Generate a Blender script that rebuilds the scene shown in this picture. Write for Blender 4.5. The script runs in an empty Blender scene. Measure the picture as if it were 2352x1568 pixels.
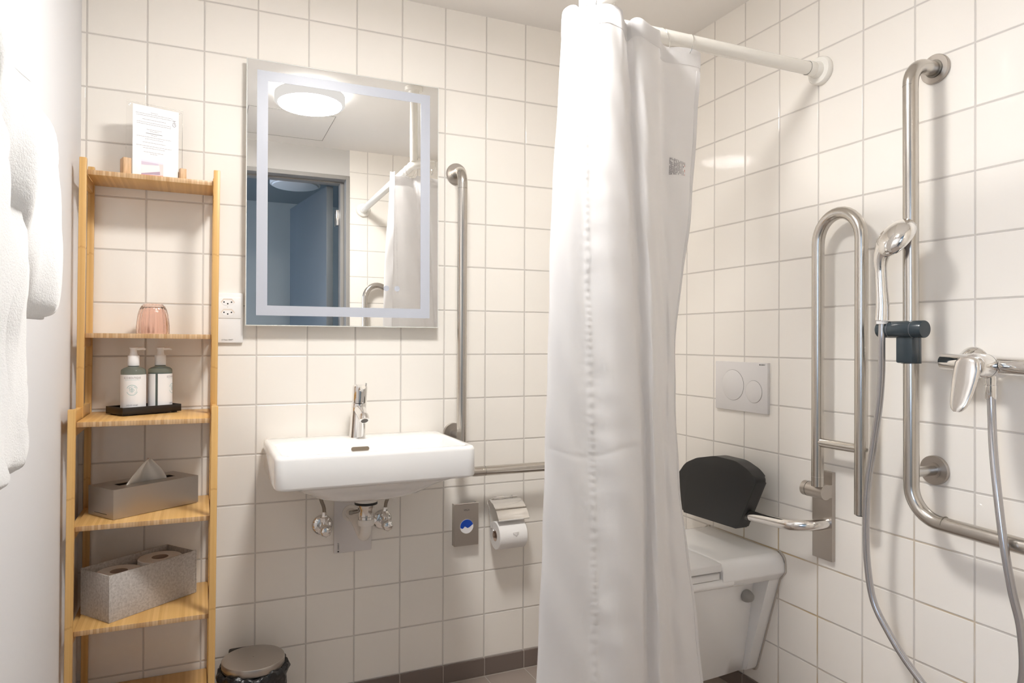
import bpy, bmesh, math, random
from mathutils import Vector, Matrix, Euler
random.seed(7)
S = bpy.context.scene
C = S.collection
PI = math.pi

# ------------------------------------------------------------------ camera
cam_d = bpy.data.cameras.new('camera'); cam = bpy.data.objects.new('camera', cam_d); C.objects.link(cam)
yaw, pit, rol = .4151, .0047, .0045
fwd = Vector((math.sin(yaw)*math.cos(pit), math.cos(yaw)*math.cos(pit), math.sin(pit)))
rt0 = Vector((math.cos(yaw), -math.sin(yaw), 0)); up0 = rt0.cross(fwd)
rt = rt0*math.cos(rol) + up0*math.sin(rol); upv = -rt0*math.sin(rol) + up0*math.cos(rol)
cam.matrix_world = Matrix(((rt.x, upv.x, -fwd.x, -1.6501), (rt.y, upv.y, -fwd.y, -2.2408), (rt.z, upv.z, -fwd.z, 1.1574), (0, 0, 0, 1)))
cam_d.sensor_width = 36; cam_d.lens = 1596.54/2352*36
cam_d.shift_x = .00469; cam_d.shift_y = -.00363
cam_d.clip_start = .02
S.camera = cam

# ------------------------------------------------------------------ world, exposure
w = bpy.data.worlds.new('world'); S.world = w; w.use_nodes = True
w.node_tree.nodes['Background'].inputs[0].default_value = (.55, .70, .95, 1)
w.node_tree.nodes['Background'].inputs[1].default_value = 1.2
S.view_settings.view_transform = 'Standard'; S.view_settings.look = 'None'
S.view_settings.exposure = 3.0; S.view_settings.gamma = 1; S.view_settings.use_curve_mapping = False
S.cycles.max_bounces = 14; S.cycles.diffuse_bounces = 8; S.cycles.glossy_bounces = 6
S.cycles.transmission_bounces = 10; S.cycles.transparent_max_bounces = 12
LAMP = 15.5          # radiance of the lit ceiling lamp

# ------------------------------------------------------------------ materials
def mat(name, col=(.8, .8, .8), rough=.5, metal=0, **kw):
    m = bpy.data.materials.new(name); m.use_nodes = True
    b = m.node_tree.nodes['Principled BSDF']
    b.inputs['Base Color'].default_value = (*col, 1); b.inputs['Roughness'].default_value = rough
    b.inputs['Metallic'].default_value = metal
    for k, v in kw.items(): b.inputs[k.replace('_', ' ')].default_value = v
    return m
def N(m, t, **kw):
    n = m.node_tree.nodes.new(t)
    for k, v in kw.items(): setattr(n, k, v)
    return n
def L(m, a, b): m.node_tree.links.new(a, b)
def P(m): return m.node_tree.nodes['Principled BSDF']
def math_(m, op, a, b=None, c=None):
    n = N(m, 'ShaderNodeMath', operation=op)
    for i, v in enumerate((a, b, c)):
        if v is None: continue
        if isinstance(v, (int, float)): n.inputs[i].default_value = v
        else: L(m, v, n.inputs[i])
    return n.outputs[0]
def noise(m, scale, detail=2, src=None, out='Fac', stretch=None, rough=.5):
    n = N(m, 'ShaderNodeTexNoise'); n.inputs['Scale'].default_value = scale; n.inputs['Detail'].default_value = detail
    n.inputs['Roughness'].default_value = rough
    g = src or N(m, 'ShaderNodeTexCoord').outputs['Object']
    if stretch:
        mp = N(m, 'ShaderNodeMapping'); mp.inputs['Scale'].default_value = stretch; L(m, g, mp.inputs[0]); g = mp.outputs[0]
    L(m, g, n.inputs['Vector']); return n.outputs[out]
def ramp(m, fac, stops):
    r = N(m, 'ShaderNodeValToRGB'); e = r.color_ramp.elements
    while len(e) < len(stops): e.new(.5)
    for i, (p, c) in enumerate(stops): e[i].position = p; e[i].color = (*c, 1)
    L(m, fac, r.inputs[0]); return r.outputs[0]
def bump(m, h, dist, strength=1, normal=None):
    b = N(m, 'ShaderNodeBump'); b.inputs['Distance'].default_value = dist; b.inputs['Strength'].default_value = strength
    L(m, h, b.inputs['Height'])
    if normal: L(m, normal, b.inputs['Normal'])
    return b.outputs[0]
def mixc(m, f, a, b):
    n = N(m, 'ShaderNodeMix', data_type='RGBA'); L(m, f, n.inputs[0])
    for v, i in ((a, 6), (b, 7)):
        if isinstance(v, tuple): n.inputs[i].default_value = (*v, 1)
        else: L(m, v, n.inputs[i])
    return n.outputs[2]

def tiles(name, ax, u0, z0, tile=(.895, .857, .797), grout=(.62, .585, .545), rough=.05, pitch=.15, gw=.0016, v_ax='Z', var=.03, old=False):
    """square glazed tiles laid on world axes: ax across, v_ax up"""
    m = mat(name, tile, rough)
    g = N(m, 'ShaderNodeNewGeometry').outputs['Position']
    s = N(m, 'ShaderNodeSeparateXYZ'); L(m, g, s.inputs[0])
    U = math_(m, 'DIVIDE', math_(m, 'SUBTRACT', s.outputs[ax], u0), pitch)
    V = math_(m, 'DIVIDE', math_(m, 'SUBTRACT', s.outputs[v_ax], z0), pitch)
    def dist(x):
        f = math_(m, 'FRACT', math_(m, 'ADD', x, .5))
        return math_(m, 'MULTIPLY', math_(m, 'ABSOLUTE', math_(m, 'SUBTRACT', f, .5)), pitch)
    d = math_(m, 'MINIMUM', dist(U), dist(V))
    mr = N(m, 'ShaderNodeMapRange'); mr.inputs[1].default_value = gw; mr.inputs[2].default_value = gw+.0006; L(m, d, mr.inputs[0])
    mask = mr.outputs[0]                                  # 0 grout, 1 tile
    mr2 = N(m, 'ShaderNodeMapRange', interpolation_type='SMOOTHSTEP'); mr2.inputs[1].default_value = gw-.0003; mr2.inputs[2].default_value = gw+.0022; L(m, d, mr2.inputs[0])
    cu = N(m, 'ShaderNodeCombineXYZ'); L(m, math_(m, 'FLOOR', U), cu.inputs[0]); L(m, math_(m, 'FLOOR', V), cu.inputs[1])
    wn = N(m, 'ShaderNodeTexWhiteNoise', noise_dimensions='3D'); L(m, cu.outputs[0], wn.inputs[0])
    k = math_(m, 'MULTIPLY_ADD', wn.outputs['Value'], var, 1-var/2)
    tc = N(m, 'ShaderNodeVectorMath', operation='SCALE'); tc.inputs[0].default_value = tile; L(m, k, tc.inputs['Scale'])
    gcol = grout
    if old:                                               # yellow limescale staining in the grout near the shower floor
        n1 = noise(m, 3.2, 3, g)
        st = N(m, 'ShaderNodeMapRange'); st.inputs[1].default_value = .50; st.inputs[2].default_value = .62; L(m, n1, st.inputs[0])
        lo = N(m, 'ShaderNodeMapRange'); lo.inputs[1].default_value = .75; lo.inputs[2].default_value = .55; L(m, s.outputs['Z'], lo.inputs[0])
        gcol = mixc(m, math_(m, 'MULTIPLY', st.outputs[0], lo.outputs[0]), grout, (.56, .42, .24))
    col = mixc(m, mask, gcol, tc.outputs[0])
    L(m, col, P(m).inputs['Base Color'])
    L(m, math_(m, 'MULTIPLY_ADD', mask, rough-.7, .7), P(m).inputs['Roughness'])
    wob = noise(m, 14, 2, g)
    b1 = bump(m, wob, .0004, .4)
    L(m, bump(m, mr2.outputs[0], .0011, 1, b1), P(m).inputs['Normal'])
    return m

T_back = tiles('tiles_back', 'X', -.5957, .06)
T_right = tiles('tiles_right', 'Y', -.1485, .059, old=True)
T_front = tiles('tiles_front', 'X', -.773, .06)
T_skirtx = tiles('skirting_tiles_back', 'X', -.5957, .0, tile=(.19, .15, .13), grout=(.36, .31, .27), rough=.45, v_ax='Z', pitch=.15, var=.1)
T_skirty = tiles('skirting_tiles_right', 'Y', -.1485, .0, tile=(.19, .15, .13), grout=(.36, .31, .27), rough=.45, v_ax='Z', var=.1)
T_floor = tiles('floor_tiles', 'X', -.5957, -.01, tile=(.36, .30, .26), grout=(.46, .42, .38), rough=.45, v_ax='Y', var=.1)
M_plaster = mat('white_plaster', (.75, .755, .775), .75)
L(M_plaster, bump(M_plaster, noise(M_plaster, 320, 2), .0003, .4), P(M_plaster).inputs['Normal'])
M_ceil = mat('ceiling_plaster', (.90, .875, .845), .85)
L(M_ceil, bump(M_ceil, noise(M_ceil, 200, 2), .0003, .4), P(M_ceil).inputs['Normal'])
M_frame = mat('door_frame_grey', (.30, .285, .265), .45)
M_leaf = mat('door_leaf_slate', (.105, .122, .135), .5)
M_hall = mat('hall_wall_grey', (.47, .49, .47), .8)
M_hallfloor = mat('hall_floor', (.20, .18, .16), .6)
def metal(name, col, rough, stretch=None, amt=.08):
    m = mat(name, col, rough, 1)
    if stretch:
        n = noise(m, 60, 3, stretch=stretch)
        L(m, math_(m, 'MULTIPLY_ADD', n, amt, rough-amt/2), P(m).inputs['Roughness'])
        L(m, bump(m, n, .00008, .6), P(m).inputs['Normal'])
    return m
M_chrome = metal('chrome', (.86, .85, .84), .06)
M_chrome2 = metal('chrome_hazy', (.80, .78, .76), .16)
M_steel = metal('satin_stainless', (.57, .54, .50), .21, (1, 1, .05), .1)
M_steelp = metal('brushed_plate', (.50, .46, .42), .36, (.05, .05, 1), .12)
M_ceramic = mat('white_ceramic', (.90, .895, .885), .07)
M_ceramic.node_tree.nodes['Principled BSDF'].inputs['Coat Weight'].default_value = .3
M_whiteplas = mat('white_plastic', (.86, .855, .85), .28)
M_seat = mat('seat_plastic', (.80, .79, .785), .3)
M_rod = mat('cream_enamel', (.88, .86, .81), .25)
M_black = mat('black_rubber', (.012, .012, .012), .5)
M_pad = mat('charcoal_foam', (.020, .020, .020), .42)
L(M_pad, bump(M_pad, noise(M_pad, 500, 2), .0003, .5), P(M_pad).inputs['Normal'])
M_slider = mat('anthracite_plastic', (.028, .042, .052), .22)
M_tray = mat('dark_brown_metal', (.018, .014, .011), .35)
M_ink = mat('dark_ink', (.05, .045, .05), .6)
M_inkg = mat('grey_ink', (.30, .28, .30), .7)
M_inkt = mat('teal_ink', (.25, .50, .52), .6)
M_inkr = mat('red_ink', (.65, .12, .10), .6)
M_paper = mat('white_paper', (.86, .865, .875), .6)
M_hole = mat('socket_hole', (.01, .01, .01), .8)
M_beige = mat('socket_recess', (.74, .66, .58), .5)
M_blue = mat('blue_bag_packet', (.005, .06, .42), .25)
M_packet = mat('white_packet', (.85, .84, .85), .5)
M_roll = mat('toilet_paper', (.86, .845, .83), .9)
L(M_roll, bump(M_roll, noise(M_roll, 250, 3), .0006, .5), P(M_roll).inputs['Normal'])
M_core = mat('cardboard_core', (.42, .31, .24), .9)
M_tissue = mat('tissue', (.80, .76, .70), .9)
M_hosem = mat('silver_hose', (.50, .49, .50), .22, .85)
wv = N(M_hosem, 'ShaderNodeTexNoise')
M_fmetal = metal('braided_hose', (.34, .31, .27), .4)
M_siph = mat('siphon_plastic', (.80, .76, .71), .25)
M_sealant = mat('silicone', (.55, .50, .44), .5)

def bamboo(name, axis, ends=False):
    """laminated bamboo; strips run along axis"""
    m = mat(name, (.6, .38, .16), .38)
    co = N(m, 'ShaderNodeTexCoord').outputs['Object']
    s = N(m, 'ShaderNodeSeparateXYZ'); L(m, co, s.inputs[0])
    a = {'Z': ('X', 'Y'), 'Y': ('X', 'Z')}[axis]
    sx = math_(m, 'FLOOR', math_(m, 'DIVIDE', math_(m, 'ADD', s.outputs[a[0]], math_(m, 'MULTIPLY', s.outputs[a[1]], 0 if axis == 'Y' else .7)), .0068 if axis == 'Y' else .0055))
    wn = N(m, 'ShaderNodeTexWhiteNoise', noise_dimensions='1D'); L(m, sx, wn.inputs['W'])
    st = (60, 60, 1.2) if axis == 'Z' else (60, 1.5, 60)
    gr = noise(m, 6, 4, co, stretch=st)
    f = math_(m, 'ADD', math_(m, 'MULTIPLY', wn.outputs['Value'], .6), math_(m, 'MULTIPLY', gr, .35))
    c = ramp(m, f, [(.12, (.60, .345, .115)), (.5, (.68, .415, .15)), (.9, (.75, .48, .195))])
    if axis == 'Z':                                       # nodes of the cane every 30 cm
        zz = math_(m, 'ADD', s.outputs['Z'], math_(m, 'MULTIPLY', wn.outputs['Value'], .006))
        d = math_(m, 'ABSOLUTE', math_(m, 'SUBTRACT', math_(m, 'FRACT', math_(m, 'DIVIDE', zz, .31)), .5))
        k = N(m, 'ShaderNodeMapRange'); k.inputs[1].default_value = .003; k.inputs[2].default_value = .012; k.inputs[3].default_value = .7; k.inputs[4].default_value = 0; L(m, d, k.inputs[0])
        c = mixc(m, math_(m, 'MULTIPLY', k.outputs[0], noise(m, 400, 2, co)), c, (.42, .20, .05))
    else:                                                 # strip joints
        d = math_(m, 'FRACT', math_(m, 'DIVIDE', s.outputs['X'], .0068))
        k = N(m, 'ShaderNodeMapRange'); k.inputs[1].default_value = 0; k.inputs[2].default_value = .16; k.inputs[3].default_value = .5; k.inputs[4].default_value = 0; L(m, d, k.inputs[0])
        ng = N(m, 'ShaderNodeNewGeometry'); sn = N(m, 'ShaderNodeSeparateXYZ'); L(m, ng.outputs['Normal'], sn.inputs[0])
        fr = math_(m, 'GREATER_THAN', math_(m, 'ABSOLUTE', sn.outputs['Y']), .5)   # end grain on the cut front edge
        pale = ramp(m, wn.outputs['Value'], [(0, (.50, .30, .14)), (1, (.66, .46, .27))])
        c = mixc(m, fr, c, pale)
        c = mixc(m, math_(m, 'MULTIPLY', k.outputs[0], math_(m, 'MULTIPLY_ADD', fr, 1.3, .08)), c, (.22, .10, .03))
    L(m, c, P(m).inputs['Base Color'])
    return m
M_bamp = bamboo('bamboo_post', 'Z'); M_bams = bamboo('bamboo_shelf', 'Y')
M_wood = mat('oak_block', (.50, .31, .17), .5)
L(M_wood, ramp(M_wood, noise(M_wood, 30, 4, stretch=(8, 8, 1)), [(.3, (.50, .31, .16)), (.7, (.68, .46, .27))]), P(M_wood).inputs['Base Color'])
M_felt = mat('grey_felt', (.4, .38, .36), 1)
f1 = noise(M_felt, 150, 5, rough=.7); f2 = noise(M_felt, 500, 3)
L(M_felt, ramp(M_felt, f1, [(.3, (.36, .325, .30)), (.5, (.52, .485, .455)), (.7, (.64, .61, .58))]), P(M_felt).inputs['Base Color'])
L(M_felt, bump(M_felt, f2, .001, .6), P(M_felt).inputs['Normal'])
M_terry = mat('white_terry', (.88, .88, .875), 1)
P(M_terry).inputs['Sheen Weight'].default_value = .4
t1 = noise(M_terry, 420, 3); t2 = noise(M_terry, 70, 4)
L(M_terry, bump(M_terry, math_(M_terry, 'ADD', t1, t2), .0014, .5), P(M_terry).inputs['Normal'])
# shower curtain: thin white fabric lets some light through
M_curt = bpy.data.materials.new('curtain_fabric'); M_curt.use_nodes = True
_n = M_curt.node_tree.nodes; _p = _n['Principled BSDF']; _p.inputs['Base Color'].default_value = (.93, .925, .93, 1); _p.inputs['Roughness'].default_value = .42
_t = _n.new('ShaderNodeBsdfTranslucent'); _t.inputs[0].default_value = (.95, .935, .93, 1)
_mx = _n.new('ShaderNodeMixShader'); _mx.inputs[0].default_value = .36
L(M_curt, _p.outputs[0], _mx.inputs[1]); L(M_curt, _t.outputs[0], _mx.inputs[2]); L(M_curt, _mx.outputs[0], _n['Material Output'].inputs[0])
L(M_curt, bump(M_curt, noise(M_curt, 9, 3, stretch=(1, 1, .35)), .006, .35, bump(M_curt, noise(M_curt, 900, 1), .0002, .4)), _p.inputs['Normal'])
def glass(name, col, rough=0, ior=1.45, tr=1.0):
    return mat(name, col, rough, 0, Transmission_Weight=tr, IOR=ior)
M_pink = glass('pink_glass', (.97, .80, .74), 0, 1.45)
M_acryl = glass('acrylic', (.985, .985, .985), 0, 1.3)
M_bottle = glass('green_bottle', (.50, .60, .56), .05, 1.3, .85)
M_bag = mat('black_bin_liner', (.012, .012, .013), .22)
L(M_bag, bump(M_bag, noise(M_bag, 60, 4), .006, .8), P(M_bag).inputs['Normal'])
M_joint = mat('joint_dark', (.25, .23, .2), .4, .8)
M_mirror = metal('mirror_glass', (.93, .935, .93), .0)
M_frost = mat('frosted_band', (.49, .515, .58), .35, 0)
M_edge = mat('mirror_edge', (.75, .76, .72), .2)
M_lamp = bpy.data.materials.new('lit_diffuser'); M_lamp.use_nodes = True
_e = M_lamp.node_tree.nodes.new('ShaderNodeEmission'); _e.inputs[0].default_value = (1, .975, .945, 1); _e.inputs[1].default_value = LAMP
L(M_lamp, _e.outputs[0], M_lamp.node_tree.nodes['Material Output'].inputs[0])
M_glow = M_lamp.copy(); M_glow.name = 'lit_back_ring'
for _q in M_glow.node_tree.nodes:
    if _q.type == 'EMISSION': _q.inputs[1].default_value = LAMP*2.2
M_lampside = bpy.data.materials.new('lit_opal_rim'); M_lampside.use_nodes = True
_e = M_lampside.node_tree.nodes.new('ShaderNodeEmission'); _e.inputs[0].default_value = (1, .95, .90, 1); _e.inputs[1].default_value = .105
L(M_lampside, _e.outputs[0], M_lampside.node_tree.nodes['Material Output'].inputs[0])
M_lampbody = mat('lamp_body', (.85, .84, .82), .5)

# ------------------------------------------------------------------ helpers
ROOT = {}
def root(name, label, cat, loc=(0, 0, 0), rot=(0, 0, 0), group=None):
    o = bpy.data.objects.new(name, None); C.objects.link(o); o.location = loc; o.rotation_euler = rot
    o.empty_display_size = .05
    o['label'] = label; o['category'] = cat
    if group: o['group'] = group
    ROOT[o.name] = Matrix.LocRotScale(Vector(loc), Euler(rot), None)
    return o
def obj(name, bm, m, parent=None, local=False, smooth=True, ang=40, mods=None):
    """link a bmesh as one object; world coordinates unless local"""
    if parent is not None and not local:
        r = parent
        while r.parent: r = r.parent
        bm.transform(ROOT[r.name].inverted())
    bmesh.ops.recalc_face_normals(bm, faces=bm.faces)
    me = bpy.data.meshes.new(name); bm.to_mesh(me); bm.free()
    o = bpy.data.objects.new(name, me); C.objects.link(o)
    for x in (m if isinstance(m, (list, tuple)) else [m]): me.materials.append(x)
    if parent is not None: o.parent = parent
    if smooth:
        me.set_sharp_from_angle(angle=math.radians(ang)); me.polygons.foreach_set('use_smooth', [True]*len(me.polygons))
    for t, kw in (mods or []):
        md = o.modifiers.new(t.lower(), t)
        for k, v in kw.items(): setattr(md, k, v)
    return o
def tag(o, label, cat, group=None):
    o['label'] = label; o['category'] = cat
    if group: o['group'] = group
    return o
def struct(name, bm, m, parent=None, smooth=False):
    o = obj(name, bm, m, parent, smooth=smooth)
    if parent is None: o['kind'] = 'structure'; ROOT[o.name] = Matrix.Identity(4)
    return o
def B(): return bmesh.new()
def box(bm, x0, x1, y0, y1, z0, z1, bev=0, seg=2, mi=0, M=None):
    vs = [bm.verts.new(v) for v in ((x0, y0, z0), (x1, y0, z0), (x1, y1, z0), (x0, y1, z0), (x0, y0, z1), (x1, y0, z1), (x1, y1, z1), (x0, y1, z1))]
    fs = [bm.faces.new([vs[i] for i in f]) for f in ((3, 2, 1, 0), (4, 5, 6, 7), (0, 1, 5, 4), (1, 2, 6, 5), (2, 3, 7, 6), (3, 0, 4, 7))]
    for f in fs: f.material_index = mi
    if bev:
        es = list({e for f in fs for e in f.edges})
        r = bmesh.ops.bevel(bm, geom=es, offset=bev, segments=seg, profile=.5, affect='EDGES', clamp_overlap=True)
        vs = list({v for v in r['verts']} | {v for v in vs if v.is_valid})
    if M: bmesh.ops.transform(bm, matrix=M, verts=[v for v in vs if v.is_valid])
    return bm
def boxo(*a, **k): return box(B(), *a, **k)
def ring_faces(bm, a, b):
    n = len(a)
    return [bm.faces.new((a[i], a[(i+1) % n], b[(i+1) % n], b[i])) for i in range(n)]
def loft(bm, rings, cap0=True, cap1=True, closed=False):
    R = [[bm.verts.new(p) for p in r] for r in rings]
    for a, b in zip(R, R[1:]): ring_faces(bm, a, b)
    if closed: ring_faces(bm, R[-1], R[0])
    else:
        if cap0: bm.faces.new(R[0])
        if cap1: bm.faces.new(R[-1])
    return bm
def frame_of(d):
    d = Vector(d).normalized(); a = Vector((0, 0, 1)) if abs(d.z) < .9 else Vector((1, 0, 0))
    u = d.cross(a).normalized(); return u, d.cross(u).normalized(), d
def tube(bm, pts, r, seg=20, cap=True):
    pts = [Vector(p) for p in pts]; n = len(pts); rs = r if isinstance(r, (list, tuple)) else [r]*n
    tg = []
    for i in range(n):
        a = (pts[i]-pts[i-1]).normalized() if i else None; b = (pts[i+1]-pts[i]).normalized() if i < n-1 else None
        tg.append((a+b).normalized() if a is not None and b is not None else (a if b is None else b))
    u, v, _ = frame_of(tg[0]); rings = []
    for i in range(n):
        if i: q = tg[i-1].rotation_difference(tg[i]); u = q @ u; v = q @ v
        rings.append([pts[i] + rs[i]*(math.cos(t)*u + math.sin(t)*v) for t in [2*PI*k/seg for k in range(seg)]])
    return loft(bm, rings, cap, cap)
def arcv(a, b, f):
    w_ = a.angle(b); return (a*math.sin((1-f)*w_)+b*math.sin(f*w_))/math.sin(w_)
def fillet(pts, rad, n=8):
    pts = [Vector(p) for p in pts]; out = [pts[0]]
    for i in range(1, len(pts)-1):
        p = pts[i]; a = (pts[i-1]-p); b = (pts[i+1]-p); r = rad[i-1] if isinstance(rad, (list, tuple)) else rad
        an = a.normalized(); bn = b.normalized(); th = an.angle(bn)
        if th > PI-.01: out.append(p); continue
        t = min(r/math.tan(th/2), a.length*(.96 if i == 1 else .499), b.length*(.96 if i == len(pts)-2 else .499)); r = t*math.tan(th/2)
        c = p + (an+bn).normalized()*(r/math.sin(th/2)); s = p+an*t-c; e = p+bn*t-c
        for k in range(n+1):
            out.append(c + arcv(s, e, k/n))
    out.append(pts[-1]); return out
def smoothpath(pts, n=10):
    pts = [Vector(p) for p in pts]; P_ = [pts[0]*2-pts[1]] + pts + [pts[-1]*2-pts[-2]]; out = []
    for i in range(1, len(P_)-2):
        for k in range(n):
            t = k/n; a, b, c, d = P_[i-1:i+3]
            out.append(.5*((2*b)+(c-a)*t+(2*a-5*b+4*c-d)*t*t+(-a+3*b-3*c+d)*t**3))
    out.append(pts[-1]); return out
def lathe(bm, prof, loc=(0, 0, 0), d=(0, 0, 1), seg=40, rib=None):
    """profile [(radius, height)] round axis d from loc; ends closed on the axis or capped"""
    u, v, d = frame_of(d); loc = Vector(loc); rings = []
    for r, h in prof:
        r = max(r, 1e-4)
        rings.append([loc + d*h + (r*(1+(rib(h, t) if rib else 0)))*(math.cos(t)*u+math.sin(t)*v) for t in [2*PI*k/seg for k in range(seg)]])
    return loft(bm, rings)
def prism(bm, poly, axis, a, b, bev=0, seg=3):
    """polygon in the plane normal to axis, extruded from a to b"""
    def p3(p, t): return {'x': (t, p[0], p[1]), 'y': (p[0], t, p[1]), 'z': (p[0], p[1], t)}[axis]
    r0 = [bm.verts.new(p3(p, a)) for p in poly]; r1 = [bm.verts.new(p3(p, b)) for p in poly]
    fs = ring_faces(bm, r0, r1); f0 = bm.faces.new(r0); f1 = bm.faces.new(r1)
    if bev: bmesh.ops.bevel(bm, geom=list(f0.edges)+list(f1.edges), offset=bev, segments=seg, profile=.5, affect='EDGES')
    return bm
def fpoly(pts, rad, n=6):
    """round all corners of a closed 2d polygon"""
    m = len(pts); out = []
    for i in range(m):
        p = Vector((*pts[i], 0)); a = Vector((*pts[i-1], 0))-p; b = Vector((*pts[(i+1) % m], 0))-p
        r = rad[i] if isinstance(rad, (list, tuple)) else rad
        if r <= 0: out.append((p.x, p.y)); continue
        an, bn = a.normalized(), b.normalized(); th = an.angle(bn)
        t = min(r/math.tan(th/2), a.length*.49, b.length*.49); r = t*math.tan(th/2)
        c = p+(an+bn).normalized()*(r/math.sin(th/2)); s = p+an*t-c; e = p+bn*t-c
        for k in range(n+1):
            q = c+arcv(s, e, k/n); out.append((q.x, q.y))
    return out
def rrect(cx, cy, hw, hd, r, z, n=7):
    r = min(r, hw*.98, hd*.98); out = []
    for sx, sy, a0 in ((1, 1, 0), (-1, 1, PI/2), (-1, -1, PI), (1, -1, 1.5*PI)):
        for k in range(n+1):
            a = a0+PI/2*k/n; out.append((cx+sx*(hw-r)+r*math.cos(a), cy+sy*(hd-r)+r*math.sin(a), z))
    return out
def text(parent, body, size, M, m, name='lettering', ext=.0001, align='CENTER', sx=1):
    cu = bpy.data.curves.new(name, 'FONT'); cu.body = body; cu.size = size; cu.extrude = ext; cu.align_x = align; cu.align_y = 'CENTER'
    t = bpy.data.objects.new('tmp', cu); C.objects.link(t); bpy.context.view_layer.update()
    me = bpy.data.meshes.new_from_object(t); bpy.data.objects.remove(t)
    me.transform(M @ Matrix.Diagonal((sx, 1, 1, 1)))
    r = parent
    while r.parent: r = r.parent
    me.transform(ROOT[r.name].inverted())
    me.name = name; me.materials.clear(); me.materials.append(m)
    o = bpy.data.objects.new(name, me); C.objects.link(o); o.parent = parent; return o
def onM(loc, x, y):
    x = Vector(x).normalized(); y = Vector(y).normalized(); z = x.cross(y)
    return Matrix(((x.x, y.x, z.x, loc[0]), (x.y, y.y, z.y, loc[1]), (x.z, y.z, z.z, loc[2]), (0, 0, 0, 1)))

# ------------------------------------------------------------------ room shell
CZ = 2.285
struct('floor', boxo(-2.0, .1, -1.94, .1, -.1, 0), T_floor)
struct('ceiling', boxo(-2.0, .1, -1.94, .1, CZ, CZ+.1), M_ceil)
struct('wall_back', boxo(-2.0, .1, 0, .1, 0, CZ), T_back)
struct('wall_right', boxo(0, .1, -1.94, 0, 0, CZ), T_right)
struct('wall_left', boxo(-2.06, -1.958, -1.94, 0, 0, CZ), M_plaster)
bm = B(); box(bm, -.876, 0, -1.94, -1.82, 0, CZ)
wf = struct('wall_front', bm, T_front)
bm = B(); box(bm, -1.958, -1.84, -1.94, -1.82, 0, CZ); box(bm, -1.84, -.876, -1.94, -1.82, 2.135, CZ)
obj('plaster_wall', bm, mat('grey_plaster', (.60, .585, .56), .8), wf, smooth=False)
struct('baseboard_back', boxo(-1.958, -.0, -.007, 0, 0, .06, bev=.001), T_skirtx)
struct('baseboard_right', boxo(-.007, 0, -1.82, -.007, 0, .06, bev=.001), T_skirty)
# door frame and open leaf
bm = B()
box(bm, -.897, -.876, -1.945, -1.815, 0, 2.135, bev=.002); box(bm, -1.84, -1.815, -1.945, -1.815, 0, 2.135, bev=.002)
box(bm, -1.815, -.897, -1.945, -1.815, 2.112, 2.135, bev=.002)
box(bm, -.917, -.897, -1.945, -1.885, 0, 2.112, bev=.002); box(bm, -1.815, -1.795, -1.945, -1.885, 0, 2.112, bev=.002)
box(bm, -1.795, -.917, -1.945, -1.885, 2.103, 2.112, bev=.002)
door = struct('door_1', bm, M_frame)
dl = math.atan2(-.77, -.125)
Ml = Matrix.Translation((-.965, -1.955, 0)) @ Matrix.Rotation(dl, 4, 'Z')
obj('leaf', boxo(0, .75, -.02, .02, .008, 2.10, bev=.002, M=Ml), M_leaf, door)
bm = B()
for zc in (1.91, 1.1, .25):
    box(bm, -.937, -.917, -1.948, -1.905, zc-.045, zc+.045, bev=.002)
    tube(bm, [(-.932, -1.952, zc-.045), (-.932, -1.952, zc+.045)], .007, 10)
obj('hinge', bm, M_chrome2, door)
# hall behind the camera, seen in the mirror
struct('wall_hall_far', boxo(-3.2, -.2, -3.5, -3.4, 0, 2.285), M_hall)
struct('wall_hall_right', boxo(-.45, -.35, -3.4, -1.94, 0, 2.285), M_hall)
struct('ceiling_hall', boxo(-3.2, -.35, -3.4, -1.94, 2.285, 2.385), mat('hall_ceiling', (.20, .225, .235), .8))
struct('floor_hall', boxo(-3.2, -.35, -3.4, -1.94, -.1, 0), M_hallfloor)
struct('wall_hall_near', boxo(-3.2, -2.06, -1.94, -1.84, 0, 2.285), M_hall)
bm = B(); box(bm, -3.2, -3.1, -3.4, -1.94, 0, .9); box(bm, -3.2, -3.1, -3.4, -1.94, 2.1, 2.285)
box(bm, -3.2, -3.1, -2.1, -1.94, .9, 2.1); box(bm, -3.2, -3.1, -3.4, -3.2, .9, 2.1)
struct('wall_hall_left', bm, M_hall)
bm = B(); box(bm, -3.17, -3.13, -3.2, -2.1, .9, .94); box(bm, -3.17, -3.13, -3.2, -2.1, 2.06, 2.1)
box(bm, -3.17, -3.13, -3.2, -3.16, .94, 2.06); box(bm, -3.17, -3.13, -2.14, -2.1, .94, 2.06)
struct('window_1', bm, M_whiteplas)
# flush access panel in the ceiling
bm = B()
for a in ((-1.452, -1.45, -1.70, -1.28), (-1.05, -1.048, -1.70, -1.28), (-1.45, -1.05, -1.70, -1.698), (-1.45, -1.05, -1.282, -1.28)):
    box(bm, *a, CZ-.0012, CZ)
struct('trim_1', bm, M_frame)

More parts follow.
